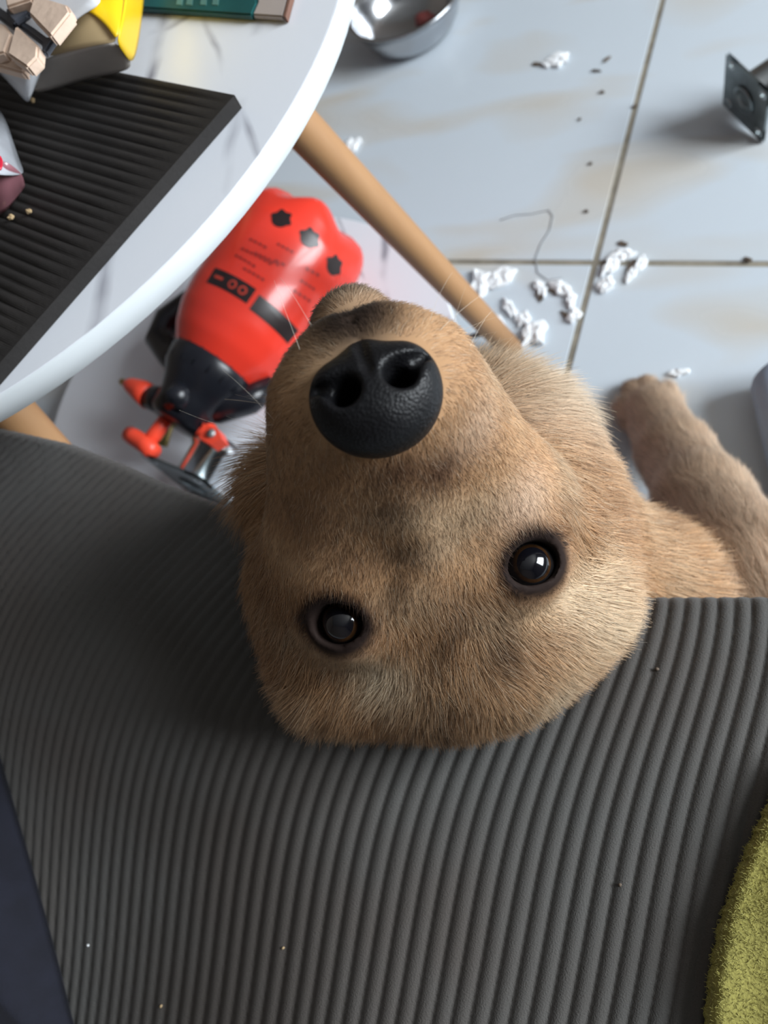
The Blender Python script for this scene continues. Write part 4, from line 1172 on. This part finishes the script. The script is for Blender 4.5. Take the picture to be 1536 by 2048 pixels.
# dark green carton at the top edge
h = T_TOP + 0.005
b0 = at_height(400, -20, T_TOP); gb = tag(empty('green_carton', (b0[0], b0[1], T_TOP)), 'flat dark green carton with a beige end on the marble table', 'carton')
base = np.array([b0[0], b0[1], T_TOP])
prism('carton_body', [(250, 12), (503, 29), (514, 4), (500, -110), (250, -110)], T_TOP + 0.0006, h, 'green', gb, base)
prism('carton_end', [(504, 29), (566, 33), (590, -60), (590, -110), (502, -110), (515, 4)], T_TOP + 0.0006, h - 0.0008, 'beige', gb, base)
prism('carton_flap', [(566.5, 33), (571, 33), (596, -60), (590.5, -60)], T_TOP + 0.0006, h - 0.0006, 'brownedge', gb, base, 0)
for x in (352, 372, 400, 424):
    prism('print_mark', [(x, 9), (x + 12, 10), (x + 14, -14), (x + 4, -14)], h - 0.0005, h + 0.0003, 'greenprint', gb, base, 0)

def sheet(name, grid, m_, parent=None, base=(0, 0, 0), thick=0.0006, sub=1):
    """soft film surface from a coarse grid of (px, py, height)"""
    G = np.array([[at_height(x, y, z) for x, y, z in row] for row in grid]); R_, C_ = G.shape[:2]
    me_v = (G - np.asarray(base)).reshape(-1, 3)
    F = [(i * C_ + j, i * C_ + j + 1, (i + 1) * C_ + j + 1, (i + 1) * C_ + j) for i in range(R_ - 1) for j in range(C_ - 1)]
    o = mesh_obj(name, me_v, F, m_, parent)
    sb = o.modifiers.new('sub', 'SUBSURF'); sb.levels = 2; sb.render_levels = 2
    so = o.modifiers.new('solid', 'SOLIDIFY'); so.thickness = thick; so.offset = -1
    return o
# yellow snack packet: a pillow bag lying open towards the camera
pb = at_height(200, 110, BT); pk = tag(empty('yellow_packet', (pb[0], pb[1], BT)), 'glossy yellow snack packet with a grey-brown open end on the ribbed board', 'packet')
base = np.array([pb[0], pb[1], BT])
Z = BT
sheet('packet_front', [[(60, 190, Z + 0.0030), (110, 178, Z + 0.0030), (160, 162, Z + 0.0030), (215, 150, Z + 0.0020), (262, 140, Z + 0.0020)],
                       [(70, 150, Z + 0.0136), (115, 140, Z + 0.0161), (160, 128, Z + 0.0174), (215, 112, Z + 0.0174), (264, 122, Z + 0.0074)],
                       [(85, 118, Z + 0.0223), (120, 108, Z + 0.0260), (165, 98, Z + 0.0273), (212, 86, Z + 0.0273), (238, 88, Z + 0.0248)]], 'greyfilm', pk, base)
sheet('packet_fold', [[(86, 117, Z + 0.0226), (120, 107, Z + 0.0264), (165, 97, Z + 0.0276), (212, 86, Z + 0.0276), (236, 84, Z + 0.0254)],
                      [(105, 80, Z + 0.0310), (135, 60, Z + 0.0347), (165, 42, Z + 0.0360), (198, 45, Z + 0.0335), (225, 60, Z + 0.0298)],
                      [(125, 50, Z + 0.0360), (140, 32, Z + 0.0384), (165, 20, Z + 0.0397), (192, 22, Z + 0.0372), (222, 32, Z + 0.0322)]], 'tanfilm', pk, base)
sheet('packet_top', [[(140, 30, Z + 0.0387), (168, 18, Z + 0.0400), (192, 30, Z + 0.0366), (222, 62, Z + 0.0310), (234, 84, Z + 0.0273)],
                     [(150, 10, Z + 0.0397), (176, 2, Z + 0.0409), (200, 8, Z + 0.0384), (226, 20, Z + 0.0353), (243, 40, Z + 0.0310)],
                     [(158, -40, Z + 0.0384), (180, -40, Z + 0.0397), (205, -40, Z + 0.0384), (232, -40, Z + 0.0360), (252, -40, Z + 0.0310)],
                     [(160, -110, Z + 0.0310), (180, -110, Z + 0.0322), (205, -110, Z + 0.0310), (232, -110, Z + 0.0298), (256, -110, Z + 0.0248)]], 'yellow', pk, base)
sheet('packet_side', [[(230, 86, Z + 0.0273), (244, 40, Z + 0.0310), (253, -40, Z + 0.0310), (257, -110, Z + 0.0248)],
                      [(247, 105, Z + 0.0186), (262, 45, Z + 0.0211), (272, -40, Z + 0.0211), (276, -110, Z + 0.0186)],
                      [(266, 138, Z + 0.0040), (281, 55, Z + 0.0060), (290, -40, Z + 0.0060), (294, -110, Z + 0.0060)]], 'yellow', pk, base)
# white bag of tan biscuits, bound with grey bands
bb = at_height(60, 90, BT); bg = tag(empty('biscuit_bag', (bb[0], bb[1], BT)), 'white film bag of tan biscuit blocks with grey bands, at the table\'s top left', 'biscuit bag')
base = np.array([bb[0], bb[1], BT]); Z = BT + 0.034
sheet('bag_film', [[(36, 186, Z - .020), (48, 200, Z - .020), (57, 206, Z - .020), (62, 196, Z - .020)],
                   [(-10, 135, Z - .008), (20, 150, Z - .006), (55, 162, Z - .006), (84, 140, Z - .010)],
                   [(-60, 92, Z - .002), (0, 84, Z + .002), (60, 104, Z + .002), (94, 104, Z - .002)],
                   [(-60, 20, Z + .002), (20, 34, Z + .006), (80, 54, Z + .006), (120, 70, Z + .004)],
                   [(-60, -60, Z + .006), (40, -26, Z + .010), (110, 4, Z + .010), (165, 22, Z + .008)],
                   [(-40, -120, Z + .006), (60, -110, Z + .010), (140, -80, Z + .010), (224, 2, Z + .008)]], 'whitefilm', bg, base)
def block(name, poly, zt, th, m_): return prism(name, poly, zt - th, zt, m_, bg, base, 0.0012)
block('biscuit', [(56, 26), (68, -12), (134, 8), (140, 22), (100, 72)], Z + .020, .007, 'biscuit')
block('biscuit', [(30, 48), (76, 90), (74, 112), (52, 134), (14, 108)], Z + .016, .007, 'biscuit')
block('biscuit', [(12, 14), (62, -2), (70, -40), (4, -30)], Z + .021, .007, 'biscuit')
block('biscuit', [(-30, 50), (6, 44), (22, 66), (8, 104), (-20, 110)], Z + .013, .007, 'biscuit')
block('biscuit', [(-20, 112), (14, 110), (50, 136), (42, 144), (-20, 128)], Z + .007, .006, 'biscuit')
block('band', [(-10, 6), (10, 20), (62, 50), (92, 72), (112, 70), (104, 80), (88, 104), (80, 104), (82, 86), (30, 46), (26, 56), (-10, 30)], Z + .013, .004, 'bandgrey')
block('band', [(8, 18), (62, -1), (68, 4), (52, 26), (26, 44), (10, 26)], Z + .0165, .004, 'bandgrey')
# clear bag with red print, far left
cb = at_height(0, 330, BT); cbg = tag(empty('plastic_bag', (cb[0], cb[1], BT)), 'crumpled clear plastic bag with red print lying at the left edge of the board', 'bag')
base = np.array([cb[0], cb[1], BT]); Z = BT
sheet('bag_film', [[(-90, 200, Z + .004), (-20, 210, Z + .006), (6, 225, Z + .002)], [(-90, 250, Z + .03), (-20, 262, Z + .03), (24, 282, Z + .010)],
                   [(-90, 310, Z + .04), (-20, 315, Z + .036), (42, 335, Z + .014)], [(-90, 340, Z + .036), (0, 352, Z + .030), (51, 352, Z + .012)]], 'clear', cbg, base)
sheet('bag_lower', [[(-90, 330, Z + .032), (0, 316, Z + .031), (24, 330, Z + .025), (44, 347, Z + .015)],
                    [(-90, 385, Z + .022), (0, 385, Z + .019), (22, 382, Z + .013), (47, 366, Z + .009)],
                    [(-90, 445, Z + .003), (0, 434, Z + .003), (22, 410, Z + .003), (50, 372, Z + .003)]], 'pinkfilm', cbg, base)
sheet('bag_print', [[(-30, 306, Z + .0375), (2, 308, Z + .0365), (6, 322, Z + .0350)], [(-30, 340, Z + .0375), (2, 344, Z + .0345), (5, 336, Z + .0345)]], 'redspot', cbg, base)
for k, (x, y) in enumerate(((60, 424), (24, 436), (67, 203))):
    c = at_height(x, y, BT); o = shred(c, 0.004, 0.003, k, 300 + k, 'crumb_tan', 0.002); o.location = (c[0], c[1], BT - 0.0006)
    tag(o, ('tan crumb on the ribbed board just below the clear bag', 'smaller tan crumb at the board\'s left below the clear bag', 'pale crumb on the ribbed board at the tip of the biscuit bag')[k], 'crumb', 'crumbs on the ribbed board')

# short pile on the fleece
fv = np.array([v.co for v in fle.data.vertices][:121 * 41], float) + np.array(fle.location)
nf = 7000
k_ = rng.integers(0, 120, nf); j_ = np.minimum((rng.random(nf) ** 1.6 * 40).astype(int), 39); w_ = rng.random((nf, 2))
g0 = fv.reshape(121, 41, 3)
rp = g0[k_, j_] * ((1 - w_[:, :1]) * (1 - w_[:, 1:])) + g0[k_ + 1, j_] * (w_[:, :1] * (1 - w_[:, 1:])) + g0[k_ + 1, j_ + 1] * (w_[:, :1] * w_[:, 1:]) + g0[k_, j_ + 1] * ((1 - w_[:, :1]) * w_[:, 1:])
dv = rng.normal(size=(nf, 3)) * 0.8 + np.array([-0.5, 0.1, 1.0]); dv /= np.linalg.norm(dv, axis=1)[:, None]
fp = np.stack([rp + dv * 0.0017 * t + np.array([0, 0, -0.0006]) * t * t for t in (0, 0.5, 1.0)], 1)
fc_ = np.array([[0.46, 0.42, 0.13]]) * rng.uniform(0.8, 1.2, (nf, 1))
pile = hair_obj('fleece_pile', fp, np.repeat(np.array([[0.00012, 0.0001, 0.00005]]), nf, 0), fc_, 'fur', fle, np.array(fle.location), nrm=np.repeat(np.array([[0, 0, 1.0]]), nf, 0))
pile['kind'] = 'stuff'
# lint on the sofa cover
for k, (x, y, r_, m_, lab) in enumerate(((176, 1891, 0.0016, 'foam', 'white lint speck on the sofa ribs near the navy cloth'), (566, 1896, 0.0013, 'crumb_tan', 'pinkish lint speck on the lower middle sofa ribs'),
        (1240, 1770, 0.0014, 'crumb', 'dark lint speck on the sofa ribs left of the yellow fleece'), (1315, 1338, 0.0016, 'crumb', 'dark lint speck on the sofa ribs right of the dog\'s head'),
        (322, 2012, 0.0014, 'crumb_tan', 'pinkish lint speck on the sofa ribs at the bottom edge'))):
    p = seat_point(np.array([x]), np.array([y]))[0]
    o = blob('lint_speck', (p[0], p[1], p[2] - 0.0006), r_ * 0.7, m_, 500 + k, (1, 0.8, 0.7), k, 1); tag(o, lab, 'lint', 'lint on the sofa cover')
